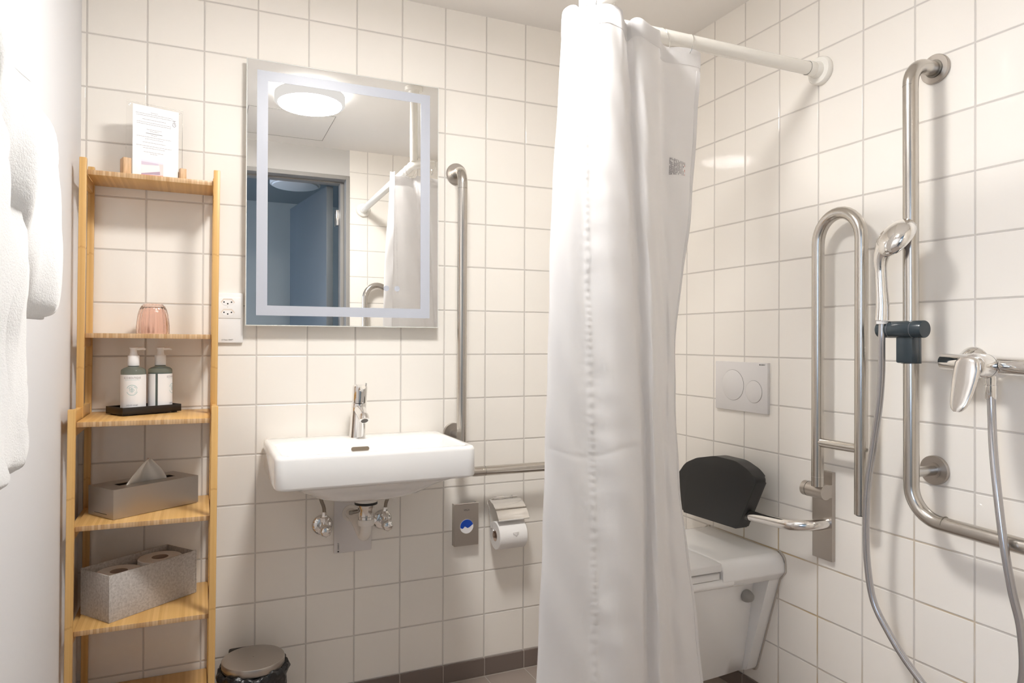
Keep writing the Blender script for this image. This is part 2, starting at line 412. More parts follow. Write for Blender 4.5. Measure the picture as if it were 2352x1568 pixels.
# ------------------------------------------------------------------ lamps
def lamp(x, y, r, label, lit, cz):
    t = root('ceiling_light', label, 'ceiling light', (x, y, cz-.075), group=None)
    bm = B(); lathe(bm, [(.055, .075), (.055, .0635), (r-.006, .0635), (r, .058), (r, .022), (r-.004, .018), (r-.014, .018), (r-.014, .030)], (x, y, cz-.075))
    obj('housing', bm, M_lampside if lit else M_lampbody, t)
    if lit:
        bm = B(); lathe(bm, [(r-.085, .0636), (r-.085, .0645), (r-.042, .0645), (r-.042, .0636)], (x, y, cz-.075), seg=48); obj('glow_ring', bm, M_glow, t)
    bm = B(); lathe(bm, [(r-.0145, .028), (r-.0145, .016), (r-.018, .011), (r-.03, .008), (.0, .006)], (x, y, cz-.075), seg=48)
    obj('diffuser', bm, M_lamp if lit else M_lampbody, t)
lamp(-1.211, -1.000, .152, 'lit round white ceiling light above the washbasin, seen in the mirror', True, CZ)
lamp(-1.088, -2.55, .160, 'unlit round ceiling light in the dark hall beyond the door', False, 2.285)

# ------------------------------------------------------------------ shower rod
t = root('shower_rod', 'cream tubular shower curtain rod with ceiling post, fixed to both tiled walls', 'curtain rod', (-.8, -.76, 1.947))
bm = B(); tube(bm, fillet([(-.004, -.76, 1.947), (-.8, -.76, 1.947), (-.8, -1.816, 1.947)], .05, 10), .0185, 24)
obj('rod', bm, M_rod, t)
bm = B(); tube(bm, [(-.800, -.775, 1.96), (-.800, -.775, CZ-.004)], .0165, 24); obj('post', bm, M_rod, t)
bm = B(); lathe(bm, [(.0205, 0), (.0205, .05), (.0195, .052), (.0195, 0)], (-.058, -.76, 1.947), (1, 0, 0)); obj('collar', bm, M_rod, t)
bm = B(); box(bm, -.812, -.788, -.787, -.763, 1.965, 1.985, bev=.002); obj('bracket', bm, M_black, t)
for loc, d in (((0, -.76, 1.947), (-1, 0, 0)), ((-.8, -1.82, 1.947), (0, 1, 0)), ((-.800, -.775, CZ), (0, 0, -1))):
    bm = B(); lathe(bm, [(.040, 0), (.041, .003), (.040, .012), (.037, .016), (.024, .018), (.021, .034), (.018, .036)], loc, d); obj('flange', bm, M_rod, t)

# ------------------------------------------------------------------ shower curtain
ZL = [1.915, 1.5, 1.157, .8, .4, .03]
cols = [  # y at the top, y at the bottom, x at each height
    (-.800, -.790, [-.878, -.885, -.893, -.900, -.915, -.935]),
    (-.830, -.830, [-.890, -.916, -.925, -.935, -.950, -.970]),
    (-.858, -.852, [-.876, -.888, -.890, -.890, -.893, -.900]),
    (-.870, -.868, [-.859, -.852, -.844, -.830, -.823, -.816]),
    (-.893, -.890, [-.815, -.805, -.788, -.773, -.766, -.758]),
    (-.893, -.884, [-.778, -.757, -.735, -.716, -.712, -.708]),
    (-.878, -.872, [-.761, -.739, -.717, -.698, -.695, -.692]),
    (-.866, -.858, [-.755, -.733, -.711, -.691, -.688, -.685]),
    (-.845, -.842, [-.728, -.706, -.685, -.666, -.664, -.660]),
    (-.858, -.862, [-.720, -.694, -.674, -.664, -.652, -.638]),
    (-.866, -.868, [-.694, -.680, -.666, -.657, -.640, -.623]),
    (-.845, -.845, [-.640, -.645, -.637, -.629, -.608, -.587]),
    (-.812, -.818, [-.608, -.610, -.602, -.595, -.576, -.555]),
    (-.782, -.790, [-.580, -.577, -.568, -.569, -.547, -.525]),
    (-.778, -.790, [-.528, -.538, -.554, -.550, -.510, -.481]),
    (-.765, -.770, [-.446, -.474, -.523, -.511, -.451, -.413])]
def cr(p0, p1, p2, p3, t): return .5*(2*p1+(p2-p0)*t+(2*p0-5*p1+4*p2-p3)*t*t+(3*p1-p0-3*p2+p3)*t**3)
def crs(v, s):
    i = min(int(s), len(v)-2); t = s-i
    return cr(v[max(i-1, 0)], v[i], v[i+1], v[min(i+2, len(v)-1)], t)
NU, NV = 150, 420
def curt(u, vz, off=0):
    """u in 0..1 across, z height"""
    s = u*(len(cols)-1)
    k = 0
    while k < len(ZL)-2 and vz < ZL[k+1]: k += 1
    lv = k+(ZL[k]-vz)/(ZL[k]-ZL[k+1])
    xs = [crs(c[2], lv) for c in cols]; f = min(max((1.915-vz)/1.885, 0), 1)
    ys = [c[0]+(c[1]-c[0])*f for c in cols]
    x, y = crs(xs, s), crs(ys, s)
    # packing creases and the puckered seam
    a = abs(s-3.0)
    if s > 3 and a < 1.8:
        wv = math.sin(vz*58+1.9*math.sin(vz*13))*math.sin(vz*23+2.2*math.sin(vz*7.3))
        y += .0017*math.exp(-a*1.3)*(1-math.exp(-a*8))*wv
    if a < .13:
        y -= .0022*(1-a/.13) - .0009*(1-a/.13)*math.sin(vz*330+4*math.sin(vz*21))
    for zc, am in ((.905, .0008), (.34, .0008)):
        d = (vz-zc-.012*math.sin(s*1.7)); y += am*math.exp(-(d/.005)**2)
    y += .0022*math.sin(s*2.3+vz*9)*math.sin(vz*5+s) + .0015*math.sin(vz*31+s*4)
    return x, y
bm = B(); G = []
for j in range(NV+1):
    z0 = 1.922-(1.922-.03)*j/NV; row = []
    for i in range(NU+1):
        u = i/NU; x, y = curt(u, z0); s = u*(len(cols)-1)
        top = math.cos((s-14.6)*PI/2.6)**2                     # the top edge sags between the rings
        z = z0-(.010*(1-top))*max(0, 1-(1.915-z0)/.25)
        row.append(bm.verts.new((x, y, z)))
    G.append(row)
for j in range(NV):
    for i in range(NU): bm.faces.new((G[j][i], G[j][i+1], G[j+1][i+1], G[j+1][i]))
tc = root('shower_curtain', 'white gathered shower curtain hanging from the rod corner in front of the toilet', 'shower curtain', (-.7, -.82, 0))
obj('drape', bm, M_curt, tc, ang=180, mods=[('SOLIDIFY', dict(thickness=.0008, offset=0))])
def strip(name, u0, u1, z0, z1, off, m, parent, n=40, nz=6):
    """band sewn on the curtain"""
    bm = B(); Gs = []
    for sgn in (-1, 1):
        g = []
        for j in range(nz+1):
            z = z1+(z0-z1)*j/nz; r = []
            for i in range(n+1):
                u = u0+(u1-u0)*i/n; x, y = curt(u, z); x2, y2 = curt(min(u+.002, 1), z); x1, y1 = curt(max(u-.002, 0), z)
                d = Vector((x2-x1, y2-y1, 0)); nn = Vector((d.y, -d.x, 0)).normalized()
                s = u*(len(cols)-1); top = math.cos((s-14.6)*PI/2.6)**2
                zz = z-(.010*(1-top))*max(0, 1-(1.915-z)/.25)
                r.append(bm.verts.new((x+sgn*off*nn.x, y+sgn*off*nn.y, zz)))
            g.append(r)
        Gs.append(g)
        for j in range(nz):
            for i in range(n): bm.faces.new((g[j][i], g[j][i+1], g[j+1][i+1], g[j+1][i]))
    a, b = Gs
    for j in range(nz):
        for i in (0, n): bm.faces.new((a[j][i], b[j][i], b[j+1][i], a[j+1][i]))
    for i in range(n):
        for j in (0, nz): bm.faces.new((a[j][i], b[j][i], b[j][i+1], a[j][i+1]))
    return obj(name, bm, m, parent, ang=60)
strip('top_hem', 0, 1, 1.880, 1.923, .0012, M_curt, tc, 150, 4)
strip('side_hem', .985, 1, .05, 1.87, .0012, M_curt, tc, 3, 60)
# care print near the right edge
u0, u1 = .905, .962
bm = B(); bmk = B(); bmr = B()
for k in range(14):
    uu = u0+(u1-u0)*k/13
    zt, zb = 1.6290-.0004*k, 1.585+.0003*k
    z = zb
    while z < zt-.001:
        ln = random.uniform(.0012, .005)
        if random.random() < .86:
            x, y = curt(uu, z); x2, y2 = curt(uu+.0030, z)
            d = Vector((x2-x, y2-y, 0)).normalized(); nn = Vector((d.y, -d.x, 0))*.0016
            target = bmr if (k == 13 and z < 1.615) else (bmk if (k == 12 and 1.605 < z < 1.617) else bm)
            wdt = .0019
            q = [Vector((x, y, z))+nn, Vector((x, y, z))+nn+d*wdt, Vector((x, y, min(z+ln, zt)))+nn+d*wdt, Vector((x, y, min(z+ln, zt)))+nn]
            target.faces.new([target.verts.new(p) for p in q])
        z += ln+.0007
obj('care_print', bm, M_inkg, tc, smooth=False); obj('care_print', bmk, M_ink, tc, smooth=False); obj('care_print', bmr, M_inkr, tc, smooth=False)
# rings over the rod
def ring(x, y, d, tilt, label, drop=.028, lean=0):
    """open wire ring hanging on the rod; d = rod direction"""
    bm = B(); u, v, dd = frame_of(d); c = Vector((x, y, 1.947-.0075)); pts = []
    rx, rz = .0235, .0315
    side = Vector((dd.y, -dd.x, 0))
    for k in range(33):
        a = 2*PI*k/32+PI/2
        pts.append(c+side*(rx*math.cos(a))+Vector((0, 0, 1))*(rz*math.sin(a)-.0045)+dd*(tilt*math.sin(a)))
    tube(bm, pts, .0011, 8, False)
    o = obj('curtain_ring', bm, M_chrome, None)
    return tag(o, label, 'curtain ring', 'wire rings holding the shower curtain')
ring(-.482, -.76, (1, 0, 0), .006, 'thin wire ring at the right-hand end of the shower curtain')
ring(-.560, -.76, (1, 0, 0), -.010, 'thin wire ring on the rod above the second curtain fold from the right')
ring(-.640, -.76, (1, 0, 0), .004, 'thin wire ring on the rod behind the third curtain fold from the right')
ring(-.715, -.76, (1, 0, 0), .006, 'thin wire ring on the rod just right of the rod corner')
ring(-.8, -.818, (0, 1, 0), .006, 'thin wire ring just past the rod corner at the top of the picture')
ring(-.8, -.865, (0, 1, 0), -.008, 'thin wire ring highest in the picture above the brightest curtain fold')

# ------------------------------------------------------------------ mirror
tm = .011
t = root('wall_mirror', 'rectangular mirror with a frosted light band, hung above the washbasin', 'mirror', (-1.23, -.033, 1.6), (-tm, 0, 0))
# local frame: x across, y out of the wall is negative, z up
bm = boxo(-.298, .298, -.002, .002, -.398, .398, bev=.0006); mg = obj('glass', bm, M_mirror, t, local=True, smooth=False)
bm = B()
o_, i_ = (.270, .369), (.2385, .339)
for a in ((-o_[0], -i_[0], -o_[1], o_[1]), (i_[0], o_[0], -o_[1], o_[1]), (-i_[0], i_[0], i_[1], o_[1]), (-i_[0], i_[0], -o_[1], -i_[1])):
    box(bm, a[0], a[1], -.0026, -.0019, a[2], a[3])
obj('frosted_band', bm, M_frost, mg, local=True, smooth=False)
bm = B()
for a in ((-.3, -.298, -.4, .4), (.298, .3, -.4, .4), (-.298, .298, .398, .4), (-.298, .298, -.4, -.398)):
    box(bm, a[0], a[1], -.0022, .003, a[2], a[3])
obj('edge', bm, M_edge, t, local=True, smooth=False)
obj('backing_case', boxo(-.27, .27, .0022, .028, -.37, .37, bev=.003), M_whiteplas, t, local=True)
bm = B(); lathe(bm, [(.009, 0), (.009, .0004)], (.16, -.0021, -.275), (0, -1, 0), 24); lathe(bm, [(.009, 0), (.009, .0004)], (.125, -.0021, -.275), (0, -1, 0), 24)
obj('touch_button', bm, M_frost, t, local=True)

# ------------------------------------------------------------------ washbasin
bx, X0 = -1.20, None
t = root('washbasin', 'white rectangular ceramic washbasin fixed to the tiled wall below the mirror', 'washbasin', (bx, -.19, .69))
hw, hd, cy, zt = .276, .192, -.1935, .8575
R = []
for (dw, dd, r, z) in ((-.225, -.145, .045, .698), (-.165, -.110, .07, .702), (-.120, -.082, .08, .716), (-.085, -.058, .08, .738), (-.052, -.038, .06, .756), (-.030, -.022, .045, .7655), (-.016, -.012, .035, .7675), (-.0075, -.0065, .03, .7680), (-.0025, -.002, .028, .7705), (0, 0, .028, .776), (0, 0, .028, .846), (-.0015, -.0015, .028, .8525), (-.0055, -.0055, .026, .8565), (-.010, -.010, .024, zt)):
    R.append(rrect(bx, cy, hw+dw, hd+dd, r, z))
ihw, ihd, icy = .258, .122, -.247
for (d, z) in ((0, zt), (-.003, .856), (-.006, .852), (-.010, .84), (-.016, .80), (-.03, .775), (-.06, .758), (-.10, .750)):
    R.append(rrect(bx, icy, ihw+d, ihd+d, .03 if d > -.02 else .04, z))
R.append(rrect(bx, icy, .03, .02, .019, .746)); 
bm = B(); loft(bm, R); obj('bowl', bm, M_ceramic, t, ang=70)
bm = B(); prism(bm, fpoly([(bx-.034, .824), (bx+.020, .824), (bx+.020, .836), (bx-.034, .836)], .0055), 'y', -.139, -.1355); obj('overflow_slot', bm, mat('slot_brown_metal', (.26, .21, .16), .35, .6), t)  # slot is a thin insert in one even brown metal colour
bm = B(); lathe(bm, [(.031, 0), (.031, .004), (.025, .006), (0, .0065)], (bx, icy, .745)); obj('drain_cover', bm, M_chrome, t)

# faucet
t = root('faucet', 'chrome single-lever faucet standing on the back rim of the washbasin', 'faucet', (bx-.003, -.074, .8575))
fx, fy = bx-.003, -.074
dv = Vector((.004, -.020, .165)).normalized()
bm = B(); lathe(bm, [(.0255, 0), (.0255, .003), (.0245, .006), (.0232, .08), (.0225, .108), (.0222, .1085)], (fx, fy, .857), dv, 36); obj('body', bm, M_chrome, t)
pb = Vector((fx, fy, .857))+dv*.110
bm = B(); lathe(bm, [(.0215, 0), (.0228, .001), (.0230, .046), (.0215, .052), (.012, .0545), (0, .055)], pb, dv, 36); hd_ = obj('handle', bm, M_chrome, t)
tp = pb+dv*.050
bm = B(); tube(bm, [tp+Vector((.0, -.010, -.008)), tp+Vector((.0, -.028, -.004)), tp+Vector((.001, -.046, .0))], [.010, .008, .006], 12)
obj('lever', bm, M_chrome, hd_)
bm = B(); tube(bm, [tp+Vector((.016, -.006, -.004)), tp+Vector((.017, -.006, .010))], .0025, 10); obj('lift_rod', bm, M_chrome, t)
sp = Vector((fx, fy, .857))+dv*.085
bm = B(); tube(bm, [sp+Vector((.0, .0, .008)), sp+Vector((.001, -.035, -.005)), sp+Vector((.002, -.066, -.018))], [.0185, .0165, .0150], 24)
obj('spout', bm, M_chrome, t)
e = sp+Vector((.002, -.066, -.018)); dn = Vector((.002, -.032, -.040)).normalized()
bm = B(); lathe(bm, [(.0145, -.010), (.0155, -.004), (.0155, .008), (.0135, .010), (.011, .010)], e, dn, 28); obj('aerator', bm, M_chrome2, t)
bm = B(); lathe(bm, [(.0108, .0085), (.0108, .0102)], e, dn, 24); obj('strainer', bm, mat('dark_strainer', (.12, .11, .10), .5, .5), t)

# siphon trap and cover plate
cov = obj('pipe_cover_plate', boxo(-1.261, -1.141, -.006, 0, .4815, .648, bev=.004), mat('cover_white', (.74, .715, .705), .3))
ROOT[cov.name] = Matrix.Identity(4)
tag(cov, 'grey-white rectangular cover plate on the tiles behind the drain pipe', 'cover plate')
text(cov, '■ GEBERIT', .0062, onM((-1.247, -.0063, .500), (0, 0, 1), (-1, 0, 0)), M_ink)
dx, dy = -1.200, -.19
t = root('drain_trap', 'chrome and cream plastic drain trap hanging below the washbasin', 'drain trap', (dx, dy, .58))
bm = B(); lathe(bm, [(.0335, .0), (.0335, .012), (.031, .014)], (dx, dy, .682)); obj('collar', bm, M_siph, t)
bm = B(); lathe(bm, [(.030, 0), (.0335, .001), (.0335, .008), (.030, .009)], (dx, dy, .6735)); obj('seal', bm, M_black, t)
bm = B(); lathe(bm, [(.0205, 0), (.0205, .010), (.0222, .012), (.0222, .030), (.025, .034), (.027, .046)], (dx, dy, .6280)); obj('cup', bm, M_chrome2, t)
bm = B(); lathe(bm, [(.0235, 0), (.0245, .002), (.0245, .015), (.0235, .017)], (dx, dy, .6125)); obj('nut', bm, M_siph, t)
bm = B(); tube(bm, fillet([(dx, dy, .625), (dx, dy, .560), (dx-.006, dy+.085, .595), (dx-.008, -.045, .606), (dx-.01, -.004, .606)], [.03, .03, .03], 8), .0165, 20); obj('pipe', bm, M_siph, t)
bm = B(); tube(bm, [(dx-.024, dy, .655), (dx-.040, dy, .653)], .0055, 10); box(bm, dx-.050, dx-.040, dy-.006, dy+.006, .6465, .6575, bev=.002); obj('thumb_screw', bm, M_fmetal, t)
bm = B(); lathe(bm, [(.026, 0), (.026, .003), (.018, .004)], (dx-.01, -.006, .606), (0, -1, 0)); obj('wall_rosette', bm, M_siph, t)
# angle valves
def valve(x, z, label, hx, hz):
    t = root('angle_valve', label, 'angle valve', (x, 0, z), group='angle valves below the washbasin')
    bm = B(); lathe(bm, [(.031, 0), (.0325, .002), (.0315, .006), (.026, .011), (.014, .014), (.012, .014)], (x, 0, z), (0, -1, 0)); obj('rosette', bm, M_chrome, t)
    bm = B(); lathe(bm, [(.0105, 0), (.0105, .028), (.013, .030), (.013, .05), (.010, .054)], (x, -.012, z), (0, -1, 0), 24)
    tube(bm, [(x, -.045, z), (x, -.045, z+.022)], .0095, 20); obj('body', bm, M_chrome, t)
    bm = B(); lathe(bm, [(.008, 0), (.0165, .003), (.0185, .010), (.0165, .020), (.012, .024), (0, .025)], (x, -.062, z-.002), (0, -1, 0), 28, rib=lambda h, a: .06*math.cos(8*a)); obj('knob', bm, M_chrome, t)
    bm = B(); lathe(bm, [(.0115, 0), (.0115, .012), (.0095, .014), (.0075, .02), (.0075, .03)], (x, -.045, z+.020), (0, 0, 1), 6); obj('nut', bm, M_chrome2, t)
    bm = B(); tube(bm, smoothpath([(x, -.045, z+.045), (x+(hx-x)*.12, -.05, z+.065), (x+(hx-x)*.6, -.065, z+.09), (hx, -.08, hz)], 6), .0055, 12); obj('hose', bm, M_fmetal, t)
valve(-1.2975, .577, 'left chrome angle valve with grey hose under the washbasin', -1.318, .695)
valve(-1.1065, .575, 'right chrome angle valve with grey hose, partly behind the drain trap', -1.095, .695)

# ------------------------------------------------------------------ grab rail beside the basin
def flange(bm, loc, d, r=.0355, h=.010):
    lathe(bm, [(r-.001, 0), (r, .001), (r, h-.001), (r-.001, h), (.019, h), (.019, h+.001)], loc, d, 36)
t = root('grab_rail', 'stainless L-shaped grab rail between the mirror and the shower curtain', 'grab rail', (-.863, -.085, 1.2))
bm = B(); tube(bm, fillet([(-.857, -.004, 1.7255), (-.863, -.085, 1.7255), (-.863, -.085, .724), (-.16, -.085, .722), (-.16, -.004, .722)], .05, 10), .0162, 24); obj('rail', bm, M_steel, t)
bm = B(); tube(bm, [(-.863, -.004, .8435), (-.863, -.085, .8435)], .012, 16); obj('standoff', bm, M_steel, t)
for loc in ((-.857, 0, 1.7255), (-.863, 0, .8435), (-.16, 0, .722)):
    bm = B(); flange(bm, loc, (0, -1, 0)); obj('flange', bm, M_steelp, t)
bm = B(); lathe(bm, [(.01635, -.0006), (.01635, .0006)], (-.78, -.085, .7238), (1, 0, 0), 24); obj('joint_line', bm, M_joint, t)
bm = B(); lathe(bm, [(.01635, -.0006), (.01635, .0006)], (-.863, -.085, 1.66), (0, 0, 1), 24); obj('joint_line', bm, M_joint, t)

# ------------------------------------------------------------------ power outlet
t = root('power_outlet', 'white double wall outlet plate between the bamboo shelf and the mirror', 'outlet', (-1.575, 0, 1.22))
obj('plate', boxo(-1.618, -1.5345, -.0105, 0, 1.1485, 1.2965, bev=.002), M_whiteplas, t)
ins = obj('insert', boxo(-1.611, -1.5405, -.0125, -.0104, 1.2215, 1.2835, bev=.001), M_whiteplas, t)
for zc in (1.2695, 1.2390):
    pl = [(-.020, 0), (-.0115, .0105), (.0115, .0105), (.020, 0), (.0125, -.008), (-.0125, -.008)]
    cx = -1.5775
    bm = B(); prism(bm, [(cx+p[0], zc+p[1]) for p in pl], 'y', -.0128, -.0123); so = obj('socket', bm, M_beige, ins, smooth=False)
    bm = B(); prism(bm, [(cx+p[0]*.86, zc-.0008+p[1]*(.78 if p[1] > 0 else .98)-.0012) for p in pl], 'y', -.0131, -.0127); obj('socket_floor', bm, M_whiteplas, ins, smooth=False)
    bm = B()
    for px, pz in ((-.0103, 0), (.0103, 0), (0, -.0048)): lathe(bm, [(.0022, 0), (.0022, .0003)], (cx+px, -.01305, zc+pz), (0, -1, 0), 14)
    obj('pin_holes', bm, M_hole, ins, smooth=False)
bm = B(); prism(bm, [(-1.579, 1.2555), (-1.5765, 1.2555), (-1.57775, 1.2535)], 'y', -.0130, -.0124); obj('arrow_mark', bm, M_frame, ins, smooth=False)
text(t, 'LFI Föner 3DAFT', .0052, onM((-1.578, -.0107, 1.1570), (1, 0, 0), (0, 0, 1)), M_ink, sx=.86)

# ------------------------------------------------------------------ bag dispenser
t = root('bag_dispenser', 'brushed steel hygiene bag dispenser on the tiles right of the washbasin', 'dispenser', (-.82, 0, .53))
bm = B(); box(bm, -.8645, -.7785, -.026, -.0245, .4635, .6055); box(bm, -.8645, -.862, -.0245, 0, .4635, .604); box(bm, -.781, -.7785, -.0245, 0, .4635, .604); box(bm, -.862, -.781, -.0245, 0, .4635, .466)
box(bm, -.862, -.781, -.002, 0, .466, .600)
obj('case', bm, M_steelp, t, smooth=False)
bm = B(); tube(bm, [(-.8645, -.0255, .6055), (-.7785, -.0255, .6055)], .0022, 10); obj('top_edge', bm, M_chrome2, t)
bm = B(); lathe(bm, [(.0240, 0), (.0240, .0006)], (-.8212, -.026, .5285), (0, -1, 0), 40); w0 = obj('packet_window', bm, M_packet, t)
pts = [(.0234*math.cos(a), .0234*math.sin(a)) for a in [PI*(k/20) for k in range(-0, 21)]]
pl = [(.0225, .0060)] + [p for p in pts if p[1] > .0062] + [(-.0232, .0010), (-.0225, -.0035), (-.0150, -.0070), (-.0115, -.0045), (-.0070, .0005), (-.0010, -.0030), (.0030, -.0058), (.0100, -.0030)]
bm = B(); prism(bm, [(-.8212+p[0], .5285+p[1]) for p in pl], 'y', -.0272, -.0265); obj('blue_bags', bm, M_blue, t, smooth=False)
text(t, 'VEGA', .0085, onM((-.8215, -.0262, .5835), (1, 0, 0), (0, 0, 1)), M_ink)

# ------------------------------------------------------------------ toilet paper holder and roll
ry, rz, rx0, rx1 = -.066, .514, -.734, -.632
t = root('paper_holder', 'chrome toilet paper holder with a curved flap beside the curtain', 'toilet paper holder', (-.68, 0, .56))
bm = B(); box(bm, -.712, -.640, -.004, 0, .572, .615, bev=.001); obj('wall_plate', bm, M_chrome, t)
wire = [(-.625, -.006, .611), (-.717, -.006, .611), (-.738, -.006, .602), (-.742, -.018, .598), (-.742, -.030, .590), (-.742, -.0545, .522), (-.740, -.066, .5145), (-.70, -.066, .5145), (-.66, -.066, .5145)]
bm = B(); tube(bm, fillet(wire, .006, 4), .0022, 10); obj('wire_arm', bm, M_chrome, t)
prof = [(-.012, .607), (-.030, .6075), (-.055, .600), (-.078, .586), (-.098, .564), (-.104, .558), (-.1035, .556), (-.101, .554)]
pr = smoothpath([(0, p[0], p[1]) for p in prof], 4)
bm = B(); up_, lo_ = [], []
for p in pr: up_.append((p.y, p.z)); lo_.append((p.y+.0009, p.z-.0011))
prism(bm, up_+lo_[::-1], 'x', -.736, -.622); obj('flap', bm, M_chrome, t, ang=30)
def roll(name_label, loc, axis, r, ri, h, group=None):
    t = root('toilet_roll', name_label, 'toilet roll', loc, group=group); ax = Vector(axis)
    bm = B(); u, v, d = frame_of(axis); rings = []
    loc = Vector(loc)
    for rr, hh in ((r-.002, 0), (r, .002), (r, h-.002), (r-.002, h), (ri, h), (ri, 0)):
        rings.append([loc+d*hh+rr*(math.cos(a)*u+math.sin(a)*v) for a in [2*PI*k/48 for k in range(48)]])
    loft(bm, rings, closed=True); obj('paper', bm, M_roll, t)
    bm = B(); rings = []
    for rr, hh in ((ri, -.0003), (ri, h+.0003), (ri-.0012, h+.0003), (ri-.0012, -.0003)):
        rings.append([loc+d*hh+rr*(math.cos(a)*u+math.sin(a)*v) for a in [2*PI*k/48 for k in range(48)]])
    loft(bm, rings, closed=True); obj('core', bm, M_core, t)
    return t
tr = roll('toilet roll hanging under the chrome flap of the wall holder', (rx0, ry, rz-.016), (1, 0, 0), .047, .0185, rx1-rx0)
bm = B(); v = [(-.690, -.1145, .5155), (-.665, -.1147, .5165), (-.677, -.1155, .5035)]
prism(bm, [(p[0], p[2]) for p in v], 'y', -.1150, -.1142); obj('folded_tip', bm, M_roll, tr, smooth=False)

# ------------------------------------------------------------------ flush plate
t = root('flush_plate', 'white rectangular flush plate with two round buttons above the toilet', 'flush plate', (0, -.4415, 1.01))
obj('plate', boxo(-.0115, 0, -.5625, -.3205, .929, 1.0915, bev=.0015), mat('flush_white', (.74, .72, .71), .3), t)
for cyy, czz, r in ((-.4070, 1.0135, .0515), (-.5040, .9968, .0365)):
    bm = B(); lathe(bm, [(r, 0), (r, .0006)], (-.0113, cyy, czz), (-1, 0, 0), 64); g = obj('button_gap', bm, mat('gap_grey', (.22, .20, .19), .6), t, smooth=False)
    bm = B(); lathe(bm, [(r-.0009, 0), (r-.0009, .0012), (r-.0016, .0016), (0, .0012)], (-.0115, cyy, czz), (-1, 0, 0), 64); obj('button', bm, mat('button_white', (.76, .74, .73), .25), t)
text(t, '■ GEBERIT', .0052, onM((-.0119, -.541, 1.0845), (0, -1, 0), (0, 0, 1)), M_ink)

# ------------------------------------------------------------------ toilet
cyT = -.4405
def sym(pts): return [(cyT+a, b) for a, b in pts] + [(cyT-a, b) for a, b in reversed(pts)]
t = root('toilet', 'white wall-hung toilet with squared back, partly hidden by the shower curtain', 'toilet', (-.25, cyT, .10))
bm = B()
fl = fpoly(sym([(-.181, .470), (-.186, .450), (-.164, .422), (-.066, .100)]), [.006, .012, .02, .02, .02, .02, .012, .006])
prism(bm, fl, 'x', 0, -.045, bev=.006)
tb = fpoly(sym([(-.185, .507), (-.187, .450), (-.166, .424)]), [.034, .012, .006, .006, .012, .034])
prism(bm, tb, 'x', -.002, -.242, bev=.007)
def plan(z, wt, x0, x1, nose, back=1.0, n=14):
    """plan outline of the bowl at height z: back at x0, nose at x1"""
    out = []
    for k in range(n+1):
        a = PI/2*k/n; out.append((x1+nose-nose*math.cos(a), wt*math.sin(a)))
    xs = x1+nose
    for k in range(1, 9):
        f = k/8; x = xs+(x0-xs)*f
        kk = max(0, (x+.235)/(.235+x0)) if x > -.235 else 0
        out.append((x, wt*(1-(1-back)*kk**1.5)))
    full = [(x, cyT-y, z) for x, y in out] + [(x, cyT+y, z) for x, y in reversed(out[1:])]
    return full
R = [plan(z, w_, -.030, x1, ns, bk) for z, w_, x1, ns, bk in ((.099, .055, -.30, .07, .8), (.103, .066, -.315, .08, .75), (.16, .084, -.35, .10, .70), (.24, .110, -.43, .14, .66), (.32, .134, -.50, .17, .62), (.39, .154, -.545, .19, .60), (.425, .162, -.555, .19, .60), (.430, .172, -.565, .19, .92))]
R += [plan(z, w_, -.20, x1, ns) for z, w_, x1, ns in ((.432, .180, -.572, .19), (.440, .185, -.577, .19), (.452, .186, -.578, .19), (.458, .182, -.574, .188), (.459, .17, -.562, .18))]
loft(bm, R)
obj('bowl', bm, M_ceramic, t, ang=50)
def slab(z0, z1, wt, x0, x1, nose, inset=.004):
    r = []
    for z, d in ((z0, inset), (z0+inset*.5, 0), (z1-inset, 0), (z1-inset*.3, inset*.4), (z1, inset*1.2)):
        o = []
        for k in range(15):
            a = PI/2*k/14; o.append((x1+nose+d*0-(nose-d)*math.cos(a), (wt-d)*math.sin(a)))
        o.append((x0-d*1-.008, wt-d)); o.append((x0-d, wt-d-.008))
        r.append([(x, cyT-y, z) for x, y in o] + [(x, cyT+y, z) for x, y in reversed(o[1:])])
    return loft(B(), r)
obj('seat', slab(.4605, .480, .188, -.250, -.575, .19), M_seat, t)
obj('lid', slab(.4845, .508, .191, -.246, -.580, .19), M_seat, t)
bm = B(); lathe(bm, [(.0195, 0), (.0198, .003), (.0180, .011), (.013, .021), (.006, .0245), (0, .025)], (-.100, -.5675, .373), (0, -1, 0), 28); obj('side_cap', bm, mat('grey_cap', (.33, .32, .30), .35), t)
bm = B(); tube(bm, [(-.0015, a, b) for a, b in fpoly(sym([(-.188, .510), (-.190, .450), (-.167, .422), (-.068, .097)]), [.036, .012, .02, .02, .02, .02, .012, .036])], .0025, 8); obj('sealant', bm, M_sealant, t)

